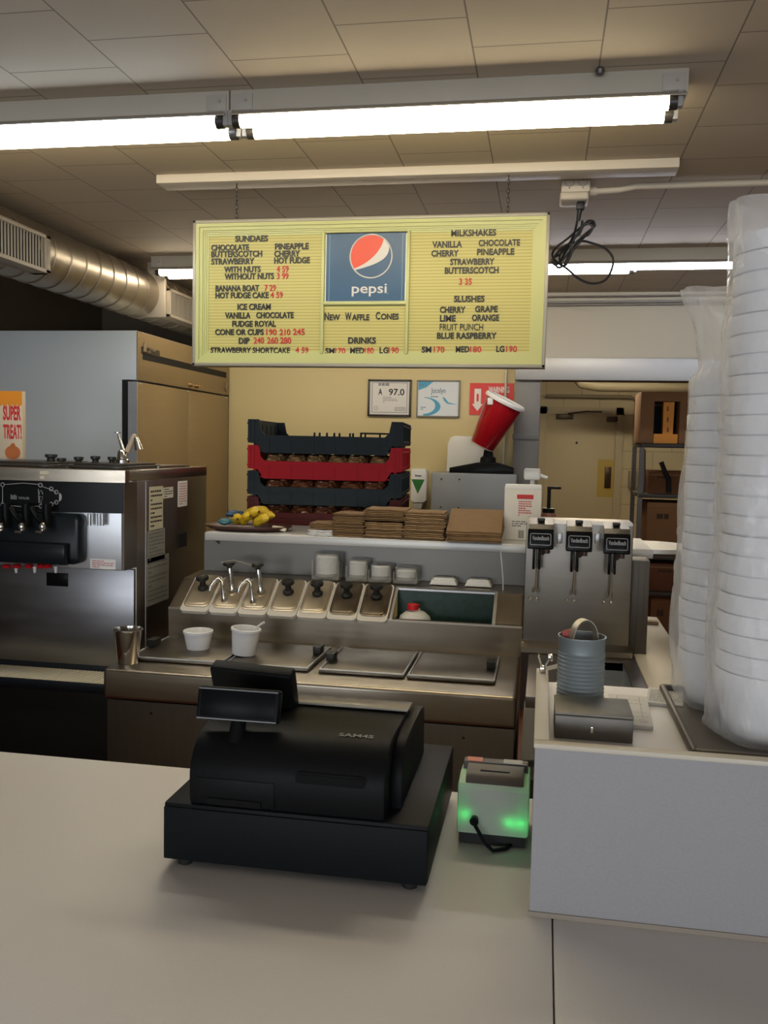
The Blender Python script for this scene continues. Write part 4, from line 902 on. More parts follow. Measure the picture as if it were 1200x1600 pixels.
# curved stainless band and black control band
def band(z0, z1, y0, mt, name, xr, par=None, thick=.03):
    n = 20; m = MB(); A = []
    for i in range(n+1):
        u = i/n; x = -2.05+(xr+2.05)*u; bow = .055*(1-((u-.15)/.85)**2) if u > .15 else .055; A.append((x, y0-max(0, bow)))
    pts = A+[(xr, y0+thick), (-2.05, y0+thick)]
    m.prism(pts, 'z', z0, z1); return m.build(name, mt, par or im)
band(1.456, 1.497, 2.828, STEEL_H, 'top_band', MX+.002)
band(1.352, 1.4555, 2.822, BLACK_S, 'control_band', MX-.002)
MB().box((MX-.010, 2.826, 1.157), (MX, 2.922, 1.4555)).build('head_side', STEEL_D, im)
MB().box((-2.05, 2.786, 1.463), (-1.662, 2.790, 1.473)).box((-2.05, 2.786, 1.478), (-1.645, 2.790, 1.49)).build('cream_strip', mat('cream_strip', (.62, .56, .42), .5), im)
# panel graphics: display outline, buttons, name
CG = mat('panel_grey', (.30, .31, .32), .4)
yb = 2.7768
def band_y(x):
    u = (x+2.05)/(MX-.002+2.05); return 2.822-max(0, .055*(1-((u-.15)/.85)**2) if u > .15 else .055)-.0012
m = MB()
def P(px, py):
    q_ = Vector(at(px, py, yb)); return Vector(at(px, py, band_y(q_.x)))
for pth in ([(8, 757), (35, 755), (62, 757)], [(8, 789), (35, 792), (62, 791)], [(65, 760), (80, 765), (88, 770)], [(65, 791), (80, 788), (88, 785)], [(4, 760), (4, 788)], [(60, 764), (61, 786)]): m.tube([P(*q) for q in pth], .0012, 6)
m.build('panel_outline', CG, im)
for q in ((4, 757.5), (63, 758), (80, 764), (88, 769), (88, 785), (80, 788), (64, 791), (4, 789)):
    c = P(*q); MB().tube([c+Vector((.0065*math.cos(2*PI*i/16), 0, .0065*math.sin(2*PI*i/16))) for i in range(16)], .0014, 6, closed=True).build('button_ring', CG, im)
c = P(94, 777); MB().prism([(c.x+.009*math.cos(a)-.003, c.z+.014*math.sin(a)) for a in [-PI/2+PI*i/10 for i in range(11)]], 'y', c.y-.002, c.y+.004).build('big_button', mat('button_grey', (.36, .37, .38), .4), im)
m = MB(); c = P(17, 780); add_text(m, 'TAYLOR', P(29, 780), X1, Z1, .0085, P(47, 780).x-P(29, 780).x, .02, .001)
for k in range(4): m.box((c.x+k*.006, c.y-.001, c.z), (c.x+.0035+k*.006, c.y+.001, c.z+.016-.003*(k % 2)))
m.build('name_lettering', mat('badge_grey', (.35, .36, .37)), im)
# cone drawing on the panel
m = MB(); m.tube([P(61, 776), P(64, 788), P(67, 776), P(61, 776)], .0009, 5).tube([P(61, 773), P(62, 768), P(64, 766), P(66, 769), P(67, 773)], .0009, 5).build('cone_drawing', CG, im)
# dispensing block with three draw handles
db = MB().prism([(u-1.775, w_+1.262) for u, w_ in rrect(.49, .170, .024)], 'y', 2.77, 2.83, bevel=.008).build('dispensing_block', mat('block_black', (.008, .011, .014), .25, spec=.2), im)
MB().prism([(-2.03, 1.178), (-1.56, 1.178), (-1.56, 1.25), (-2.03, 1.25)], 'y', 2.735, 2.772, bevel=.012).build('block_front', mat('block_black', (.010, .014, .018)), db)
for px in (8, 40, 72):
    c = at(px, 822, 2.74)
    h = MB(); h.cyl((c.x, 2.745, c.z-.005), (c.x, 2.745, c.z+.075), .013, .016, 16); h.build('piston', BLACK_S, db)
    h = MB(); h.tube([(c.x-.03, 2.70, c.z+.065), (c.x-.012, 2.70, c.z+.035), (c.x, 2.715, c.z+.012)], .010, 10); h.build('draw_handle', BLACK_S, db)
    h = MB(); h.lathe([(0, -.012), (.009, -.012), (.012, -.004), (.012, .006), (.008, .014), (0, .016)], (c.x+.004, 2.712, c.z), n=16).cyl((c.x-.012, 2.70, c.z-.016), (c.x+.012, 2.70, c.z-.016), .005).build('handle_nut', CHROME, db)
for px, py, l in ((82, 812, .04), (97, 812, .035), (140, 812, .02), (155, 812, .02), (160, 812, .02)):
    c = at(px, py, 2.80); MB().cyl((c.x, 2.80, c.z+.02), (c.x, 2.80, c.z-l), .014 if px < 120 else .007, .010 if px < 120 else .006, 14).build('tap_stub', WHITE_P if px < 120 else STEEL_L, im)
RG = mat('red_star_cap', (.45, .01, .015), .4)
for px in (8, 24, 43, 62, 72):
    c = at(px, 886, 2.76); MB().lathe([(0, 0), (.014, 0), (.016, .006), (.012, .012), (0, .012)], (c.x, 2.77, c.z-.004), n=10).build('star_cap', RG if px not in (99,) else WHITE_P, im)
for px in (24, 53, 86):
    c = at(px, 890, 2.76); MB().cyl((c.x, 2.765, c.z-.012), (c.x, 2.765, c.z+.01), .004, .007, 10).build('drip_spout', WHITE_P, im)
MB().box(at(73, 915, 2.903)-Vector((0, .003, 0)), at(106, 896, 2.903)+Vector((0, .003, 0)), .002).build('slot_plate', BLACK_S, im)
# stickers
def sticker(name, a, b, Y, inkm, n, bg=WHITE_PAPER, seed=0):
    p, q = at(*a, Y), at(*b, Y); s_ = MB().box((p.x, Y-.0015, q.z), (q.x, Y, p.z)).build(name, bg, im)
    m = MB(); lines(m, (p.x+(q.x-p.x)*.08, Y-.0015, q.z+(p.z-q.z)*.08), X1, Z1, (q.x-p.x)*.84, (p.z-q.z)*.84, n, .45, seed); m.build('printing', inkm, s_)
sticker('warning_sticker', (141, 873), (181, 890), 2.829, mat('pink_ink', (.55, .2, .2)), 4, seed=2)
sticker('picture_sticker', (71, 735), (98, 748), 2.797, DARK_INK, 2, seed=3)
def side_sticker(a, b, inkm, n, bg, seed):
    p, q = atx(*a, MX), atx(*b, MX); s_ = MB().box((MX, p.y, q.z), (MX+.0015, q.y, p.z)).build('side_sticker', bg, im)
    m = MB(); lines(m, (MX+.0015, p.y+(q.y-p.y)*.08, q.z+(p.z-q.z)*.06), Y1, Z1, (q.y-p.y)*.84, (p.z-q.z)*.88, n, .4, seed); m.build('printing', inkm, s_)
side_sticker((233, 761), (254, 826), DARK_INK, 9, mat('aged_paper', (.52, .48, .34), .7), 1)
side_sticker((255, 762), (270, 777), DARK_INK, 4, mat('aged_white', (.60, .57, .48), .7), 2)
side_sticker((278, 752), (292, 790), mat('pink_ink', (.55, .2, .2)), 9, WHITE_PAPER, 3)
side_sticker((230, 830), (257, 874), mat('grey_on_grey', (.12, .12, .11)), 8, mat('grey_label', (.24, .23, .20), .6), 4)
side_sticker((228, 874), (263, 935), mat('grey_on_grey', (.12, .12, .11)), 9, mat('grey_label', (.24, .23, .20)), 5)
p, q = atx(278, 834, MX), atx(291, 853, MX); MB().box((MX, p.y, q.z), (MX+.003, q.y, p.z)).build('side_hole', RUBBER, im)
MB().box((MX, 2.990, .06), (MX+.002, 2.996, 1.455)).build('side_seam', STEEL_L, im)
# hopper lids, knobs, and chrome faucet on top
for cx_, cy_, L_, D_ in ((-1.83, 3.05, .28, .32), (-1.54, 3.06, .24, .32)):
    m = MB(); m.prism([(cx_+u, cy_+w_) for u, w_ in rrect(L_, D_, .05)], 'z', 1.4975, 1.510, bevel=.004); m.prism([(cx_+u, cy_+w_) for u, w_ in rrect(L_-.03, D_-.03, .04)], 'z', 1.510, 1.518, bevel=.003); m.build('hopper_lid', mat('smoky_lid', (.05, .045, .04), .3, .2), im)
for px, py, s_ in ((80, 712, 1.3), (96, 718, 1), (123, 716, 1), (149, 715, 1), (175, 716, .9)):
    c = at(px, py, 3.0); MB().lathe([(0, 1.515), (.012*s_, 1.515), (.011*s_, c.z-.008), (.017*s_, c.z-.004), (.017*s_, c.z+.005), (0, c.z+.006)], (c.x, 3.0, 0), n=16).build('hopper_knob', KNOB, im)
MB().prism([(-1.50+u, 3.30+w_) for u, w_ in rrect(.18, .30, .01)], 'z', 1.4975, 1.506).build('rear_cover', STEEL, im)
fc = thing('sprayer_faucet', 'chrome sprayer faucet head standing on the ice cream machine', 'faucet', (at(192, 712, 3.05).x, 3.05, 1.51))
fx = fc.location.x
m = MB(); m.lathe([(0, 1.5075), (.026, 1.5075), (.025, 1.528), (.019, 1.532), (.017, 1.556), (.010, 1.566), (0, 1.568)], (fx-.002, 3.05, 0), n=20); m.build('faucet_base', CHROME, fc)
m = MB(); p1, p2 = at(193, 705, 3.05), at(184, 677, 3.05); m.cyl(p1, p2, .007, .004).lathe([(0, 0), (.012, .001), (.012, .004), (0, .006)], p2, n=16).build('faucet_stem', CHROME, fc)
m = MB(); p1, p2 = at(199, 706, 3.05), at(209, 682, 3.05); m.cyl(p1, p2, .010, .010).sph(p2, .0102).build('faucet_arm', mat('tan_handle', (.42, .34, .25), .35), fc)
m = MB(); p3 = at(217, 703, 3.05); m.cyl(p2+Vector((.008, 0, -.004)), p3, .009, .017, 18).build('spray_head', CHROME, fc)
# lower part: drip tray and black base
TXR = -1.322
m = MB(); m.box((-2.05, 2.735, .755), (TXR, 2.92, .772)).box((-2.05, 2.73, .752), (TXR, 2.74, .786), .004).box((-2.05, 2.905, .77), (TXR, 2.922, .80), .003); dtp = m.build('drip_tray', mat('navy_tray', (.012, .018, .028), .3), im)
m = MB()
nb = 52
for k in range(nb): x = -2.04+(TXR+.01+2.04-.01)*k/(nb-1); m.box((x-.0048, 2.742, .778), (x+.0048, 2.90, .782))
for y in (2.76, 2.82, 2.88): m.box((-2.05, y-.003, .774), (TXR-.004, y+.003, .779))
m.build('drip_grill', mat('cream_grill', (.85, .78, .62), .45), dtp, smooth=False)
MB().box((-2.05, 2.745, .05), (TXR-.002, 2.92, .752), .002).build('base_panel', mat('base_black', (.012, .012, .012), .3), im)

# treat carton standing on the machine
cx0, cx1 = at(0, 700, 3.08).x-.008, at(35, 700, 3.08).x; zt1 = at(20, 611, 3.08).z; zb1 = 1.519
tc_ = thing('treat_carton', 'cream printed treat carton with an orange scalloped top on the ice cream machine', 'carton', ((cx0+cx1)/2, 3.13, zb1))
MB().box((cx0, 3.08, zb1), (cx1, 3.105, zt1), .002).build('carton_body', mat('cream_card', (.62, .52, .38), .6), tc_)
yk = 3.0795; m = MB(); W = cx1-cx0; n = 5; pts = [(cx0, zt1), (cx0, zt1-.045)]
for k in range(n):
    for i in range(5): a = PI*i/4; pts.append((cx0+W*(k+.5)/n-W/n/2*math.cos(a), zt1-.045-.012*math.sin(a)))
pts += [(cx1, zt1-.045), (cx1, zt1)]
seen = []; [seen.append(p) for p in pts if not seen or (abs(p[0]-seen[-1][0])+abs(p[1]-seen[-1][1])) > 1e-5]
m.prism(seen, 'y', yk-.0008, yk+.0004); m.build('scalloped_top', mat('treat_orange', (.72, .26, .02), .5), tc_)
m = MB(); xa = at(5, 660, 3.08).x; xb = at(33, 660, 3.08).x
za, zb_ = at(18, 657, 3.08).z, at(18, 634, 3.08).z; add_text(m, 'SUPER', (xa, yk, za), X1, Z1, zb_-za, xb-xa, .035)
za, zb_ = at(18, 686, 3.08).z, at(18, 663, 3.08).z; add_text(m, 'TREAT!', (xa, yk, za), X1, Z1, zb_-za, xb-xa+.002, .03); m.build('lettering', mat('treat_red', (.55, .03, .03), .5), tc_)
c = at(20, 707, 3.08); m = MB(); m.prism([(c.x+.032*math.cos(a), c.z+.026*math.sin(a)) for a in [2*PI*i/20 for i in range(20)]], 'y', yk-.0006, yk+.0004); m.prism([(c.x-.012, c.z+.024), (c.x+.012, c.z+.024), (c.x+.006, c.z+.036), (c.x-.004, c.z+.034)], 'y', yk-.0006, yk+.0004); m.build('printed_fruit', mat('fruit_brown', (.45, .14, .04), .5), tc_)

# ================================================================== REFRIGERATOR
FX_ = -2.034
fr = thing('refrigerator', 'big two door reach in refrigerator behind the ice cream machine', 'refrigerator', (-2.45, 4.9, 0))
MB().prism([(-2.88, .1), (FX_-.078, .1), (FX_-.078, 1.905), (FX_-.001, 1.905), (FX_-.001, 2.15), (-2.88, 2.15)], 'y', 4.262, 5.60, bevel=.003).build('cabinet_body', mat('fridge_aluminium', (.74, .80, .82), .42, .15, .05, 2.5), fr)
TAN = mat('fridge_tan_steel', (.33, .24, .125), .36, .35, .10, 5, (1, 1, 10), .02, 70, (1, 1, 20), rough_var=.06)
MB().box((FX_-.001, 4.265, 1.905), (FX_+.006, 5.598, 2.148), .002).build('grille_panel', TAN, fr)
MB().box((FX_-.06, 4.27, .12), (FX_+.004, 4.925, 1.896), .004).build('door', TAN, fr)
MB().box((FX_-.06, 4.930, .12), (FX_+.004, 5.595, 1.896), .004).build('door', TAN, fr)
MB().box((FX_-.078, 4.264, .11), (FX_-.05, 5.596, 1.903)).build('door_gasket', RUBBER, fr)
MB().box((FX_-.045, 4.2615, .12), (FX_+.003, 4.2702, 1.896)).build('door_side', STEEL_L, fr)
MB().box((FX_+.004, 4.32, 2.012), (FX_+.0075, 5.54, 2.048)).build('vent_slot', RUBBER, fr)
p, q = atx(219, 541, FX_), atx(247, 558, FX_)
bd = MB().box((FX_+.006, p.y, q.z-.002), (FX_+.010, q.y, p.z), .001).build('name_badge', mat('badge_dark', (.03, .022, .018), .35), fr)
m = MB(); add_text(m, 'True', (FX_+.0101, p.y+.08, q.z+.022), Y1, Z1, .024, .085, .03); lines(m, (FX_+.0101, p.y+.07, q.z+.006), Y1, Z1, .10, .010, 1, .8, 2)
m.prism([(p.y+.015, q.z+.01), (p.y+.055, q.z+.01), (p.y+.05, q.z+.05), (p.y+.03, q.z+.06), (p.y+.02, q.z+.04)], 'x', FX_+.010, FX_+.0106); m.build('badge_lettering', mat('badge_cream', (.30, .23, .16), .5), bd)
for px, py in ((294, 601), (304, 603)):
    c = atx(px, py, FX_); l = MB().cyl((FX_+.004, c.y, c.z), (FX_+.03, c.y, c.z), .014, .011, 16).build('door_lock', mat('brass', (.55, .38, .18), .3, 1), fr)
    if px == 304: MB().box((FX_+.024, c.y, c.z-.004), (FX_+.032, c.y+.05, c.z+.004), .002).build('key', mat('brass', (.55, .38, .18)), l)
c = atx(352, 605, FX_); MB().lathe([(0, 0), (.030, 0), (.030, .006), (.024, .008), (0, .006)], n=28, M=Matrix.Translation((FX_+.006, c.y, c.z)) @ Matrix.Rotation(PI/2, 4, 'Y')).build('thermometer_dial', mat('dial_tan', (.26, .20, .13), .3, .4), fr)
for y in (4.30, 4.92, 5.55): MB().box((FX_-.06, y-.02, 1.884), (FX_+.006, y+.02, 1.892)).build('hinge', STEEL_L, fr)
for lx in (-2.8, -2.15):
    for ly in (4.32, 5.54): MB().cyl((lx, ly, 0), (lx, ly, .1), .02).build('foot', RUBBER, fr)

# ================================================================== SPIRAL DUCT
DCX, DCZ, DR = -2.175, 2.385, .128
DUCT = mat('galvanised_duct', (.33, .285, .225), .40, .9, .12, 5, (1, 4, 1), rough_var=.08)
du = thing('air_duct', 'round spiral metal air duct running along the left under the ceiling', 'duct', (DCX, 3.8, DCZ))
pf = []; y = 1.2
while y < 5.60: pf += [(DR, y), (DR, y+.118), (DR+.004, y+.121), (DR+.004, y+.127), (DR, y+.130)]; y += .130
m = MB(); m.lathe([(0, 1.2)]+pf+[(0, y)], n=48, M=Matrix(((1, 0, 0, DCX), (0, 0, 1, 0), (0, -1, 0, DCZ), (0, 0, 0, 1)))); m.build('duct_tube', DUCT, du)
def vent(y0, y1):
    z0, z1 = 2.275, 2.430; x = DCX+DR+.018
    m = MB(); q = .016
    for p_, r_ in (((y0, z0), (y1, z0+q)), ((y0, z1-q), (y1, z1)), ((y0, z0), (y0+q, z1)), ((y1-q*2.2, z0), (y1, z1))): m.box((DCX+DR*.55, p_[0], p_[1]), (x, r_[0], r_[1]), .002)
    v = m.build('vent_frame', mat('vent_paint', (.36, .31, .245), .5), du)
    MB().box((DCX+DR*.5, y0+q, z0+q), (x-.016, y1-q*2, z1-q)).build('vent_dark', RUBBER, v)
    m = MB(); n_ = int((y1-y0-q*3)/.021)
    for k in range(n_): yy = y0+q+.006+k*.021; m.box((x-.007, yy, z0+q), (x-.004, yy+.008, z1-q))
    m.build('vent_slats', mat('vent_slat', (.30, .27, .23), .5), v)
vent(2.62, 3.46); vent(4.66, 5.42)
o = MB().box((DCX+.06, 4.56, 2.26), (DCX+DR+.03, 4.585, 2.549), .002).build('duct_strap', mat('vent_paint', (.36, .31, .245))); o.parent = du; o.matrix_parent_inverse = wm(du).inverted()
o.name = 'hanger_strap'

# ================================================================== CEILING LIGHTS
def tube_mat(kind):
    c, s_ = {'warm': ((1, .86, .60), TUBE_WARM), 'cool': ((.80, .90, 1.0), TUBE_COOL), 'back_warm': ((1, .88, .68), TUBE_BACK), 'back_cool': ((.84, .88, 1.0), TUBE_BACK), 'store': ((1, .84, .58), TUBE_STORE)}[kind]
    return mat_emit('tube_'+kind, c, s_)
SOCK = mat('tube_cap_dark', (.03, .025, .02), .4)
def fixture(x0, x1, yf, zb, kinds, label, tx0, tx1, cap=True):
    t = thing('fluorescent_light', label, 'light fixture', ((x0+x1)/2, yf+.06, ZC), group='ceiling strip lights')
    MB().box((x0, yf, zb), (x1, yf+.104, ZC), .002).prism([(yf-.026, zb-.012), (yf-.024, zb-.014), (yf, zb), (yf+.100, zb), (yf+.100, zb+.004), (yf-.002, zb+.004)], 'x', x0+.006, x1-.006).build('housing', FIX_WHITE, t)
    for j, k in enumerate(kinds):
        if k is None: continue
        ty = yf+.002+j*.090; tz = zb-.0215; a, b = tx0[j], tx1[j]
        MB().cyl((a, ty, tz), (b, ty, tz), .0185, n=20).build('lamp_tube', tube_mat(k), t)
        for e, sg_ in ((a, -1), (b, 1)):
            MB().cyl((e, ty, tz), (e+sg_*.020, ty, tz), .0192, n=20).build('tube_cap', SOCK, t)
            MB().box((min(e+sg_*.020, e+sg_*.034), ty-.013, tz-.014), (max(e+sg_*.020, e+sg_*.034), ty+.013, zb+.004), .002).build('lamp_holder', GREY_METAL, t)
    for x, sg_ in ((x0, 1), (x1, -1)):
        c = x+sg_*.035; pl = MB().box((c-.028, yf-.003, zb+.006), (c+.028, yf+.001, ZC-.012), .001).build('end_plate', mat('plate_enamel', (.37, .345, .295), .45), t)
        MB().cyl((c+.008, yf-.006, zb+.032), (c+.008, yf-.002, zb+.032), .005, n=10).build('plate_screw', GREY_METAL, pl)
    return t
fixture(-.868, .322, 2.385, 2.490, ('warm', 'warm'), 'right hand strip light with two warm tubes above the menu board', (-.838, -.828), (.276, .276))
fixture(-2.10, -.872, 2.385, 2.490, ('cool', 'warm'), 'left hand strip light with one bluish tube, cut off by the frame', (-2.06, -2.06), (-.906, -.900))
fixture(-2.03, -.36, 4.42, 2.490, ('back_warm', 'back_warm'), 'rear strip light whose left end shows beside the menu board', (-1.98, -1.97), (-.41, -.41))
fixture(-.355, 1.62, 4.42, 2.490, ('back_cool', 'back_warm'), 'rear strip light on the right running behind the bagged cups', (-.31, -.31), (1.57, .372))
fixture(-.1, 1.1, 7.9, 2.490, ('store', 'store'), 'unseen strip light added to brighten the store room beyond the lintel', (-.06, -.06), (1.06, 1.06))  # added lamp, out of view, to light the far door and shelves
o = MB().lathe([(0, 0), (.008, 0), (.012, -.006), (.010, -.016), (0, -.018)], (.105, 2.36, ZC), n=14).build('ceiling_hook', mat('grey_hook', (.12, .11, .10), .4, .6)); tag(o, 'small grey hook in the ceiling behind the right strip light', 'hook')
o = MB().box((-1.40, 3.09, 2.520), (.40, 3.19, ZC), .002).build('ceiling_batten', mat('batten_paint', (.60, .54, .44), .5)); tag(o, 'long cream batten on the ceiling that the menu board hangs from', 'batten')
# chains
SY_ = 3.10
def chain(px, pyt, pyb, label):
    a = at(px, pyt, SY_+.02); b = at(px, pyb, SY_+.02); m = MB(); n_ = 9; L_ = (2.52-2.385)/n_
    for k in range(n_):
        z = 2.385+L_*(k+.5); pts = []
        for i in range(12):
            u = 2*PI*i/12; w_ = .0042*math.cos(u); h_ = L_*.68*math.sin(u)
            pts.append((a.x+(w_ if k % 2 else 0), SY_+.02+(0 if k % 2 else w_), z+h_))
        m.tube(pts, .0013, 5, closed=True)
    o = m.build('hanging_chain', mat('dark_chain', (.09, .08, .07), .4, .8)); tag(o, label, 'chain', 'menu board chains')
chain(370, 293, 343, 'thin chain holding the left end of the menu board')
chain(795, 275, 333, 'thin chain holding the right end of the menu board')

# ================================================================== MENU BOARD
mb_ = thing('menu_board', 'hanging pale yellow letter board listing ice cream prices around a blue poster', 'menu board', (-.634, SY_, 1.87))
SIGN_Y = SY_
b0, b1 = Vector((-1.262, SY_, 1.873)), Vector((-.006, SY_, 2.388))
BW, BH = b1.x-b0.x, b1.z-b0.z
CREAM = mat('pale_yellow_moulding', (.45, .46, .19), .38)
FRM = mat('sign_outer_frame', (.29, .27, .215), .4, .3)
def letterboard():
    m = bpy.data.materials.new('grooved_letter_board'); m.use_nodes = True; N = m.node_tree.nodes; L = m.node_tree.links; b = N['Principled BSDF']
    g = N.new('ShaderNodeNewGeometry'); sp = N.new('ShaderNodeSeparateXYZ'); L.new(g.outputs['Position'], sp.inputs[0])
    mu = N.new('ShaderNodeMath'); mu.operation = 'MULTIPLY'; mu.inputs[1].default_value = 1/.0108; L.new(sp.outputs[2], mu.inputs[0])
    fr_ = N.new('ShaderNodeMath'); fr_.operation = 'FRACT'; L.new(mu.outputs[0], fr_.inputs[0])
    cr = N.new('ShaderNodeValToRGB'); cr.color_ramp.elements[0].position = .0; cr.color_ramp.elements[0].color = (.25, .19, .045, 1); cr.color_ramp.elements[1].position = .34; cr.color_ramp.elements[1].color = (.46, .42, .13, 1)
    L.new(fr_.outputs[0], cr.inputs[0]); L.new(cr.outputs[0], b.inputs['Base Color']); b.inputs['Roughness'].default_value = .5
    return m
m = MB(); q = .012
for p0, p1 in (((b0.x, b0.z), (b1.x, b0.z+q)), ((b0.x, b1.z-q), (b1.x, b1.z)), ((b0.x, b0.z), (b0.x+q, b1.z)), ((b1.x-q, b0.z), (b1.x, b1.z))): m.box((p0[0], SY_-.008, p0[1]), (p1[0], SY_+.05, p1[1]), .002)
m.box((b0.x+.004, SY_+.03, b0.z+.004), (b1.x-.004, SY_+.045, b1.z-.004)); m.build('outer_frame', FRM, mb_)
# stepped moulding
m = MB(); x0, x1, z0, z1 = b0.x+q, b1.x-q, b0.z+q, b1.z-q
steps = [(0, .012, -.006), (.012, .024, -.001), (.024, .030, .003), (.030, .036, .006), (.036, .043, .009)]
for s0, s1, yy in steps:
    for p0, p1 in (((x0+s0, z0+s0), (x1-s0, z0+s1)), ((x0+s0, z1-s1), (x1-s0, z1-s0)), ((x0+s0, z0+s1), (x0+s1, z1-s1)), ((x1-s1, z0+s1), (x1-s0, z1-s1))): m.box((p0[0], SY_+yy, p0[1]), (p1[0], SY_+.028, p1[1]))
m.build('moulding', CREAM, mb_, smooth=False)
FY_ = SY_+.012
MB().box((x0+.03, FY_, z0+.03), (x1-.03, FY_+.014, z1-.03)).build('letter_panel', letterboard(), mb_, smooth=False)
def sx(px): return at(px, 460, FY_).x
def szz(px, py): return at(px, py, FY_).z
m = MB()
for px in (504.5, 637): m.box((sx(px)-.0055, SY_+.002, z0+.034), (sx(px)+.0055, FY_+.003, z1-.034), .002)
zd = szz(570, 474); m.box((sx(504), SY_+.002, zd-.0055), (sx(637), FY_+.003, zd+.0055), .002)
m.build('dividers', CREAM, mb_)
# poster with round emblem
px0, px1 = sx(509.5), sx(632.5); pz0, pz1 = szz(570, 470.5), szz(570, 365)
MB().box((px0-.004, FY_-.003, pz0-.004), (px1+.004, FY_+.002, pz1+.004)).build('poster_backing', mat('pale_edge', (.75, .76, .60), .4), mb_)
po = MB().box((px0, FY_-.005, pz0), (px1, FY_-.002, pz1)).build('poster', mat('poster_blue', (.030, .085, .165), .35, 0, .25, 4), mb_, label='glossy blue poster with a round red, white and blue emblem')
for px in (514.5, 628): MB().box((sx(px)-.0008, FY_-.0058, pz0+.002), (sx(px)+.0008, FY_-.005, pz1-.002)).build('poster_crease', mat('crease_blue', (.22, .33, .42), .3), po)
ec = Vector((sx(579), FY_-.0052, szz(579, 401))); ER = (sx(613)-sx(545.5))/2
def E(px_, py_): return (sx(500+px_/8.276), szz(570, 355+py_/8.276))
def disc(r, y, n=48): return [(ec.x+r*math.cos(2*PI*i/n), ec.z+r*math.sin(2*PI*i/n)) for i in range(n)]
m = MB(); m.tube([(x, FY_-.0056, z) for x, z in disc(ER*.965, 0)], .0026, 6, closed=True); m.build('emblem_ring', mat('emblem_white', (.55, .53, .49), .4), po)
def bez(p0, p1, p2, p3, n=14):
    return [tuple(p0[k]*(1-t)**3+3*p1[k]*t*(1-t)**2+3*p2[k]*t*t*(1-t)+p3[k]*t**3 for k in (0, 1)) for t in [i/n for i in range(n+1)]]
rin = ER*.93
def arc(a0, a1, n=20): return [(ec.x+rin*math.cos(math.radians(a0+(a1-a0)*i/n)), ec.z+rin*math.sin(math.radians(a0+(a1-a0)*i/n))) for i in range(n+1)]
ang = lambda p: math.degrees(math.atan2(p[1]-ec.z, p[0]-ec.x))
A_, B_ = E(432, 540), E(815, 160)
aA, aB = ang(A_) % 360, ang(B_) % 360
edge1 = bez(B_, E(790, 300), E(650, 470), A_)
m = MB(); m.prism(edge1+arc(aA, aB)[1:-1], 'y', FY_-.0064, FY_-.005); m.build('emblem_red', mat('emblem_red', (.62, .06, .025), .4, 0, .12, 5), po)
C_ = E(885, 255); D_ = E(445, 558)
edge2 = bez(C_, E(890, 400), E(790, 480), D_)
m = MB(); m.prism(edge1[:-1]+[A_, D_]+edge2[::-1][1:]+arc(ang(C_) % 360, aB, 4)[1:-1], 'y', FY_-.0064, FY_-.005); m.build('emblem_white', mat('emblem_white', (.55, .53, .49)), po)
m = MB(); z_d = szz(570, 462); add_text(m, 'pepsi', (sx(550), FY_-.005, szz(570, 463.5)), X1, Z1, szz(570, 444)-szz(570, 463.5), sx(604.5)-sx(550), .01, .0008); m.sph((sx(606), FY_-.0052, szz(570, 459)), .0015, n=6); m.build('poster_lettering', mat('emblem_white', (.55, .53, .49)), po)
# changeable letters
INK = mat('letter_black', (.012, .010, .008), .45); INKR = mat('letter_red', (.50, .012, .015), .45)
def mline(s, a, b, py, red=False, h=9.8, bold=.031):
    m = MB(); xm = (a+b)/2; z = szz(xm, py)
    hh = h/1400*3.13
    add_text(m, s, (sx(a), FY_-.0002, z-hh/2), X1, Z1, hh, sx(b)-sx(a), 0.012 if red else bold, .003)
    m.build('price' if red else 'menu_line', INKR if red else INK, mb_)
for r_ in (('SUNDAES', 367, 418, 373), ('CHOCOLATE', 330, 388.5, 387), ('PINEAPPLE', 429, 481.5, 385), ('BUTTERSCOTCH', 330, 409, 397), ('CHERRY', 428, 468, 396.5), ('STRAWBERRY', 330, 397, 408.5), ('HOT FUDGE', 428, 483.5, 407),
          ('WITH NUTS', 350, 407, 421), ('WITHOUT NUTS', 351, 428, 432), ('BANANA BOAT', 337, 405, 450.5), ('HOT FUDGE CAKE', 337, 420, 461.5), ('ICE CREAM', 371.5, 423.5, 479.5), ('VANILLA', 352, 392, 493), ('CHOCOLATE', 401, 459.5, 492.5),
          ('FUDGE ROYAL', 363.5, 432, 506), ('CONE OR CUPS', 337, 413, 519), ('DIP', 374, 391, 532.5), ('STRAWBERRY SHORTCAKE', 330, 454.5, 547.5),
          ('DRINKS', 545.5, 589, 532), ('SM', 510, 524.5, 548.5), ('MED', 549, 571, 548), ('LG', 595, 609, 547.5),
          ('MILKSHAKES', 702.5, 772.5, 364), ('VANILLA', 673.5, 720, 382), ('CHOCOLATE', 745.5, 810, 379.5), ('CHERRY', 672.5, 715, 396), ('PINEAPPLE', 743.5, 801.5, 393.5), ('STRAWBERRY', 702, 771, 409), ('BUTTERSCOTCH', 694, 778, 422.5),
          ('SLUSHES', 709.5, 757.5, 467), ('CHERRY', 688, 728, 484), ('GRAPE', 743, 778.5, 483), ('LIME', 688.5, 713, 497.5), ('ORANGE', 738.5, 781, 496.5), ('BLUE RASPBERRY', 684.5, 778, 524.5), ('SM', 661, 676.5, 546.5), ('MED', 714.5, 736, 546), ('LG', 778, 791, 545.5)): mline(*r_)
mline('FRUIT PUNCH', 688.5, 756.5, 511, bold=.0)
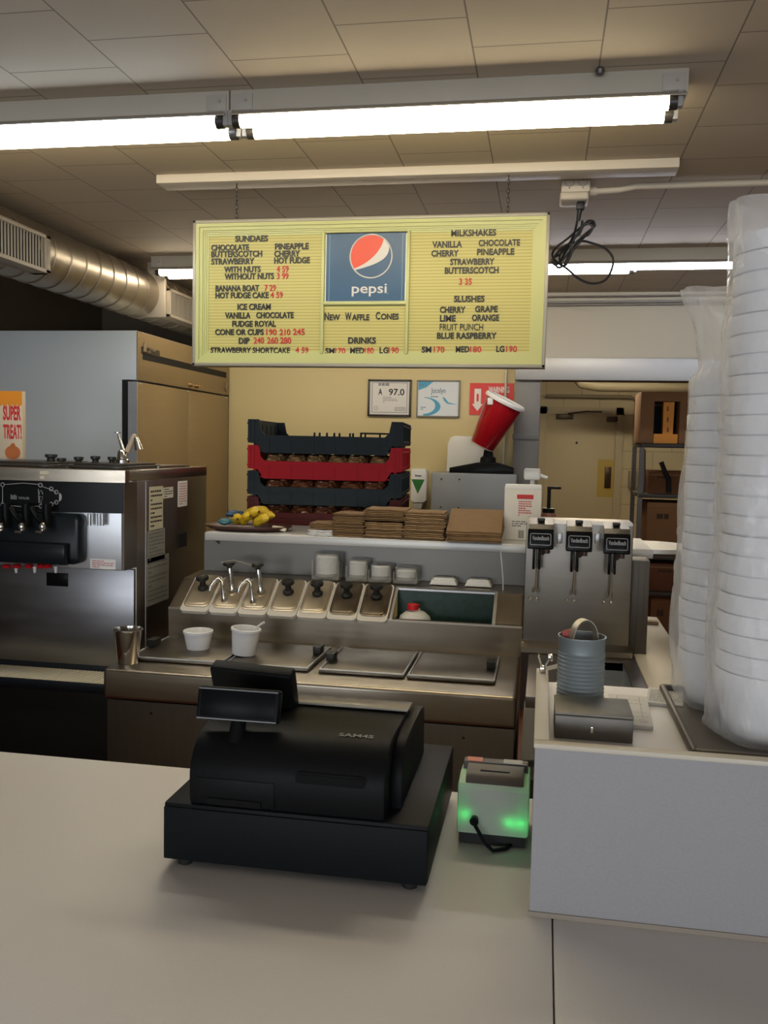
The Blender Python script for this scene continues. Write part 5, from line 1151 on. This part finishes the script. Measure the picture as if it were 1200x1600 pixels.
for s, a, b, py in (('NEW', 508, 532, 494.5), ('WAFFLE', 540, 578, 494.5), ('CONES', 588, 624, 493.5)):
    m = MB(); hh = 12/1400*3.13; zb_ = szz(566, py)-hh/2
    w1 = (.012 if s[0] != 'W' else .017)*1.3
    add_text(m, s[0], (sx(a), FY_-.0002, zb_), X1, Z1, hh, w1, .020, .003); add_text(m, s[1:], (sx(a)+w1+.003, FY_-.0002, zb_), X1, Z1, hh*.78, sx(b)-sx(a)-w1-.003, .024, .003); m.build('menu_line', INK, mb_)
for s, a, b, py in (('4 59', 432, 450.5, 420.5), ('3 99', 432.5, 450.5, 431.5), ('7 29', 413.5, 431, 450), ('4 59', 423, 442, 461), ('190', 417, 433, 519), ('210', 438, 454.5, 519), ('245', 459, 477, 518.5), ('240', 397.5, 413.5, 532), ('260', 418.5, 435.5, 532), ('280', 439, 456, 532),
                    ('4 59', 463, 483.5, 547.5), ('170', 525.5, 541.5, 548.5), ('180', 571.5, 586, 548), ('190', 609.5, 625, 547.5), ('3 35', 717, 736.5, 440), ('170', 680, 697, 546.5), ('180', 737, 754.5, 546), ('190', 793.5, 810.5, 545.5)): mline(s, a, b, py, True)

# ================================================================== JUNCTION BOX + CORD
jb = thing('junction_box', 'cream ceiling outlet box with a conduit running right', 'outlet box', (.075, 3.34, ZC))
J0, J1 = at(877, 300, 3.30).x, at(922, 300, 3.30).x
BOXP = mat('outlet_paint', (.56, .50, .40), .5)
MB().box((J0, 3.30, 2.508), (J1, 3.40, ZC), .004).build('box_body', BOXP, jb)
MB().box((J0-.004, 3.292, 2.480), (J1-.004, 3.405, 2.508), .008, 3).build('cover_plate', BOXP, jb)
m = MB()
for k in range(2):
    c = J0+.028+k*.046; m.tube([(c+.017*math.cos(a), 3.2995, 2.545-.017*math.sin(a)) for a in [PI*i/10 for i in range(11)]], .0012, 5); m.sph((c, 3.299, 2.522), .003, n=8)
m.build('knockouts', mat('knockout_grey', (.25, .22, .18), .5), jb)
m = MB(); m.tube([(J1, 3.35, 2.522), (J1+.03, 3.35, 2.522), (J1+.10, 3.35, 2.524), (J1+.16, 3.35, 2.535), (XR-.02, 3.35, 2.537)], .011, 12).cyl((J1, 3.35, 2.522), (J1+.025, 3.35, 2.522), .016)
m.box((.80, 3.335, 2.52), (.815, 3.365, ZC)); m.build('conduit', BOXP, jb)
cdn = thing('power_cord', 'coiled black power cord plugged into the ceiling outlet', 'cord', (at(905, 305, 3.33).x, 3.33, 2.48))
CB = mat('cord_black', (.010, .010, .012), .45)
a = at(908, 306, 3.33); m = MB(); m.box((a.x-.016, 3.315, 2.452), (a.x+.014, 3.345, 2.480), .004).cyl((a.x-.002, 3.33, 2.455), (a.x-.006, 3.33, 2.415), .010, .006, 12).build('plug', CB, cdn)
def C(px, py, dy=0.): return tuple(at(px, py, 3.33+dy))
def smooth_path(pts, n=8):
    P_ = [Vector(p) for p in pts]; out = []
    for i in range(len(P_)-1):
        p0, p1, p2, p3 = P_[max(i-1, 0)], P_[i], P_[i+1], P_[min(i+2, len(P_)-1)]
        for k in range(n):
            t = k/n; out.append(.5*((2*p1)+(p2-p0)*t+(2*p0-5*p1+4*p2-p3)*t*t+(3*p1-p0-3*p2+p3)*t**3))
    out.append(P_[-1]); return out
pth = [C(904, 320), C(903, 335), C(900, 355), C(893, 375, -.01), C(878, 395, -.02), C(866, 402, -.01), C(863, 408), C(868, 414, .01), C(880, 405, .02), C(897, 385, .01), C(912, 368), C(926, 356, -.01), C(928, 347, -.02), C(918, 346, -.01), C(905, 362, .01), C(893, 378, .02), C(880, 400, .02), C(876, 412, .01), C(884, 414), C(895, 392, -.01), C(910, 374, -.015), C(922, 360, -.01), C(930, 352, 0), C(922, 349, .015), C(908, 355, .02), C(888, 372, .01),
       C(868, 388), C(863, 400, -.01), C(872, 411, -.01), C(886, 420, -.01), C(905, 436, -.01), C(925, 443, -.01), C(945, 438, -.01), C(956, 420, -.01), C(957, 402, -.01), C(945, 388, -.005), C(925, 380), C(910, 377, .01), C(898, 384, .02), C(886, 405, .015), C(880, 416, .01), C(874, 406), C(880, 390, -.01), C(905, 366, -.02), C(910, 345, -.02)]
MB().tube(smooth_path(pth), .0042, 8).build('cable', CB, cdn)
pth = [C(898, 378, -.025), C(884, 384, -.025), C(872, 394, -.02), C(865, 406, -.015), C(872, 418, -.01), C(884, 412, -.015), C(892, 398, -.02), C(896, 384, -.025), C(908, 372, -.025), C(920, 366, -.02), C(926, 354, -.025), C(914, 350, -.025), C(902, 366, -.025), C(890, 384, -.025)]
MB().tube(smooth_path(pth), .0042, 8).build('cable', CB, cdn)
c = Vector(C(902, 374)); MB().tube([c+Vector((.016*math.cos(u), .028*math.sin(u), .012*math.cos(u))) for u in [2*PI*i/20 for i in range(20)]], .0022, 6, closed=True).build('cord_tie', mat('grey_tie', (.30, .29, .28), .5), cdn, label='pale grey cord tie')

# ================================================================== STORE ROOM SHELVING
CARD = [mat('cardboard_%d' % i, c, .8, 0, .10, 8) for i, c in enumerate(((.26, .13, .055), (.20, .085, .035), (.30, .16, .075), (.16, .06, .028)))]
SYR = 7.0
def spx(px, py, Y=SYR): return at(px, py, Y)
su = thing('store_shelf', 'dark steel store room shelf stacked with cardboard boxes', 'shelf', (1.05, 7.3, 0))
xl, xr_ = spx(1003, 700).x, 1.75
RACK = mat('rack_grey', (.15, .14, .125), .45, .5)
for (x, y) in ((xl, SYR), (xl, SYR+.55), (xr_, SYR), (xr_, SYR+.55)): MB().box((x-.016, y-.016, 0), (x+.016, y+.016, spx(1030, 693).z-.031)).build('post', RACK, su)
MB().tube([spx(1003, 770), spx(1006, 755), spx(1006, 704), spx(1001, 697)], .014, 10).build('end_loop', mat('rack_grey', (.15, .14, .125)), su)
lev = [spx(1030, y).z for y in (693, 772, 868, 925)]
for z in lev: MB().box((xl-.01, SYR-.02, z-.03), (xr_, SYR+.56, z), .003).build('shelf_board', mat('rack_dark', (.06, .05, .042), .5), su)
def cbox(x0, x1, z0, z1, ci, label, yo=.03, tape=True):
    t = thing('cardboard_box', label, 'cardboard box', ((x0+x1)/2, SYR+.25, z0))
    MB().box((x0, SYR+yo, z0+.001), (x1, SYR+.5, z1), .004).build('box_body', CARD[ci], t)
    m = MB(); lines(m, (x0+(x1-x0)*.12, SYR+yo-.0005, z1-(z1-z0)*.35), X1, Z1, (x1-x0)*.4, (z1-z0)*.14, 1, .7, ci); m.build('printing', mat('box_ink', (.07, .035, .02), .7), t)
    if tape: MB().box((x0+.0, SYR+yo-.001, z1-.03), (x1, SYR+yo, z1-.022)).build('tape', CARD[2], t)
H = lambda a, b: spx(1040, b).z
cbox(xl+.06, xl+.60, lev[1], spx(1040, 737).z, 1, 'dark cardboard box on the second shelf behind the dark strap')
cbox(xl+.06, xl+.66, lev[2], spx(1040, 786).z, 0, 'wide cardboard box on the third store room shelf')
cbox(xl+.10, xl+.62, lev[3]+.001, spx(1040, 882).z, 3, 'dark cardboard box in the gap above the floor box')
cbox(xl+.12, xl+.50, .0, lev[3]-.035, 1, 'tall brown cardboard box on the store room floor')
o = MB().tube([spx(1033, 722, SYR-.01), spx(1040, 740, SYR-.01), spx(1045, 748, SYR-.01), spx(1045, 770, SYR-.01)], .018, 6).build('dark_strap', RUBBER); tag(o, 'dark bent strap hanging in front of the second shelf', 'strap')
# open carton with orange packs on top
zt_, zb_ = spx(1040, 612).z, lev[0]
oc = thing('open_carton', 'open cardboard carton holding an orange pack on the top store room shelf', 'carton', (xl+.25, SYR+.2, zb_))
xa, xb = spx(1022, 650).x, spx(1062, 650).x
m = MB(); m.box((xl-.02, SYR, zb_+.001), (xa, SYR+.45, zt_), .003).box((xb, SYR, zb_+.001), (xb+.09, SYR+.45, zt_), .003).box((xa, SYR, spx(1040, 627).z), (xb, SYR+.45, zt_)).box((xa, SYR+.43, zb_), (xb, SYR+.45, zt_)).build('carton_body', CARD[2], oc)
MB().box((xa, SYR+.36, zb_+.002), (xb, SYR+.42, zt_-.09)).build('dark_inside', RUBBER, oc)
ob = thing('orange_pack', 'bright orange pack standing inside the open carton', 'pack', ((xa+xb)/2, SYR+.1, zb_))
ORG = mat('orange_plastic', (.95, .36, .01), .45)
MB().prism([(spx(1036, 680).x, spx(1036, 680).z), (spx(1052, 680).x, spx(1052, 680).z), (spx(1055, 628).x, spx(1055, 628).z), (spx(1038, 628).x, spx(1038, 628).z)], 'y', SYR+.03, SYR+.12).box((xa+.005, SYR+.02, zb_+.002), (xb-.005, SYR+.30, spx(1036, 678).z)).build('pack_body', ORG, ob)
m = MB()
for py in (638, 655, 671): c = spx(1044, py); m.box((c.x-.004, SYR+.026, c.z-.02), (c.x+.006, SYR+.031, c.z+.015))
m.build('marks', mat('pack_ink', (.25, .06, .01), .5), ob)
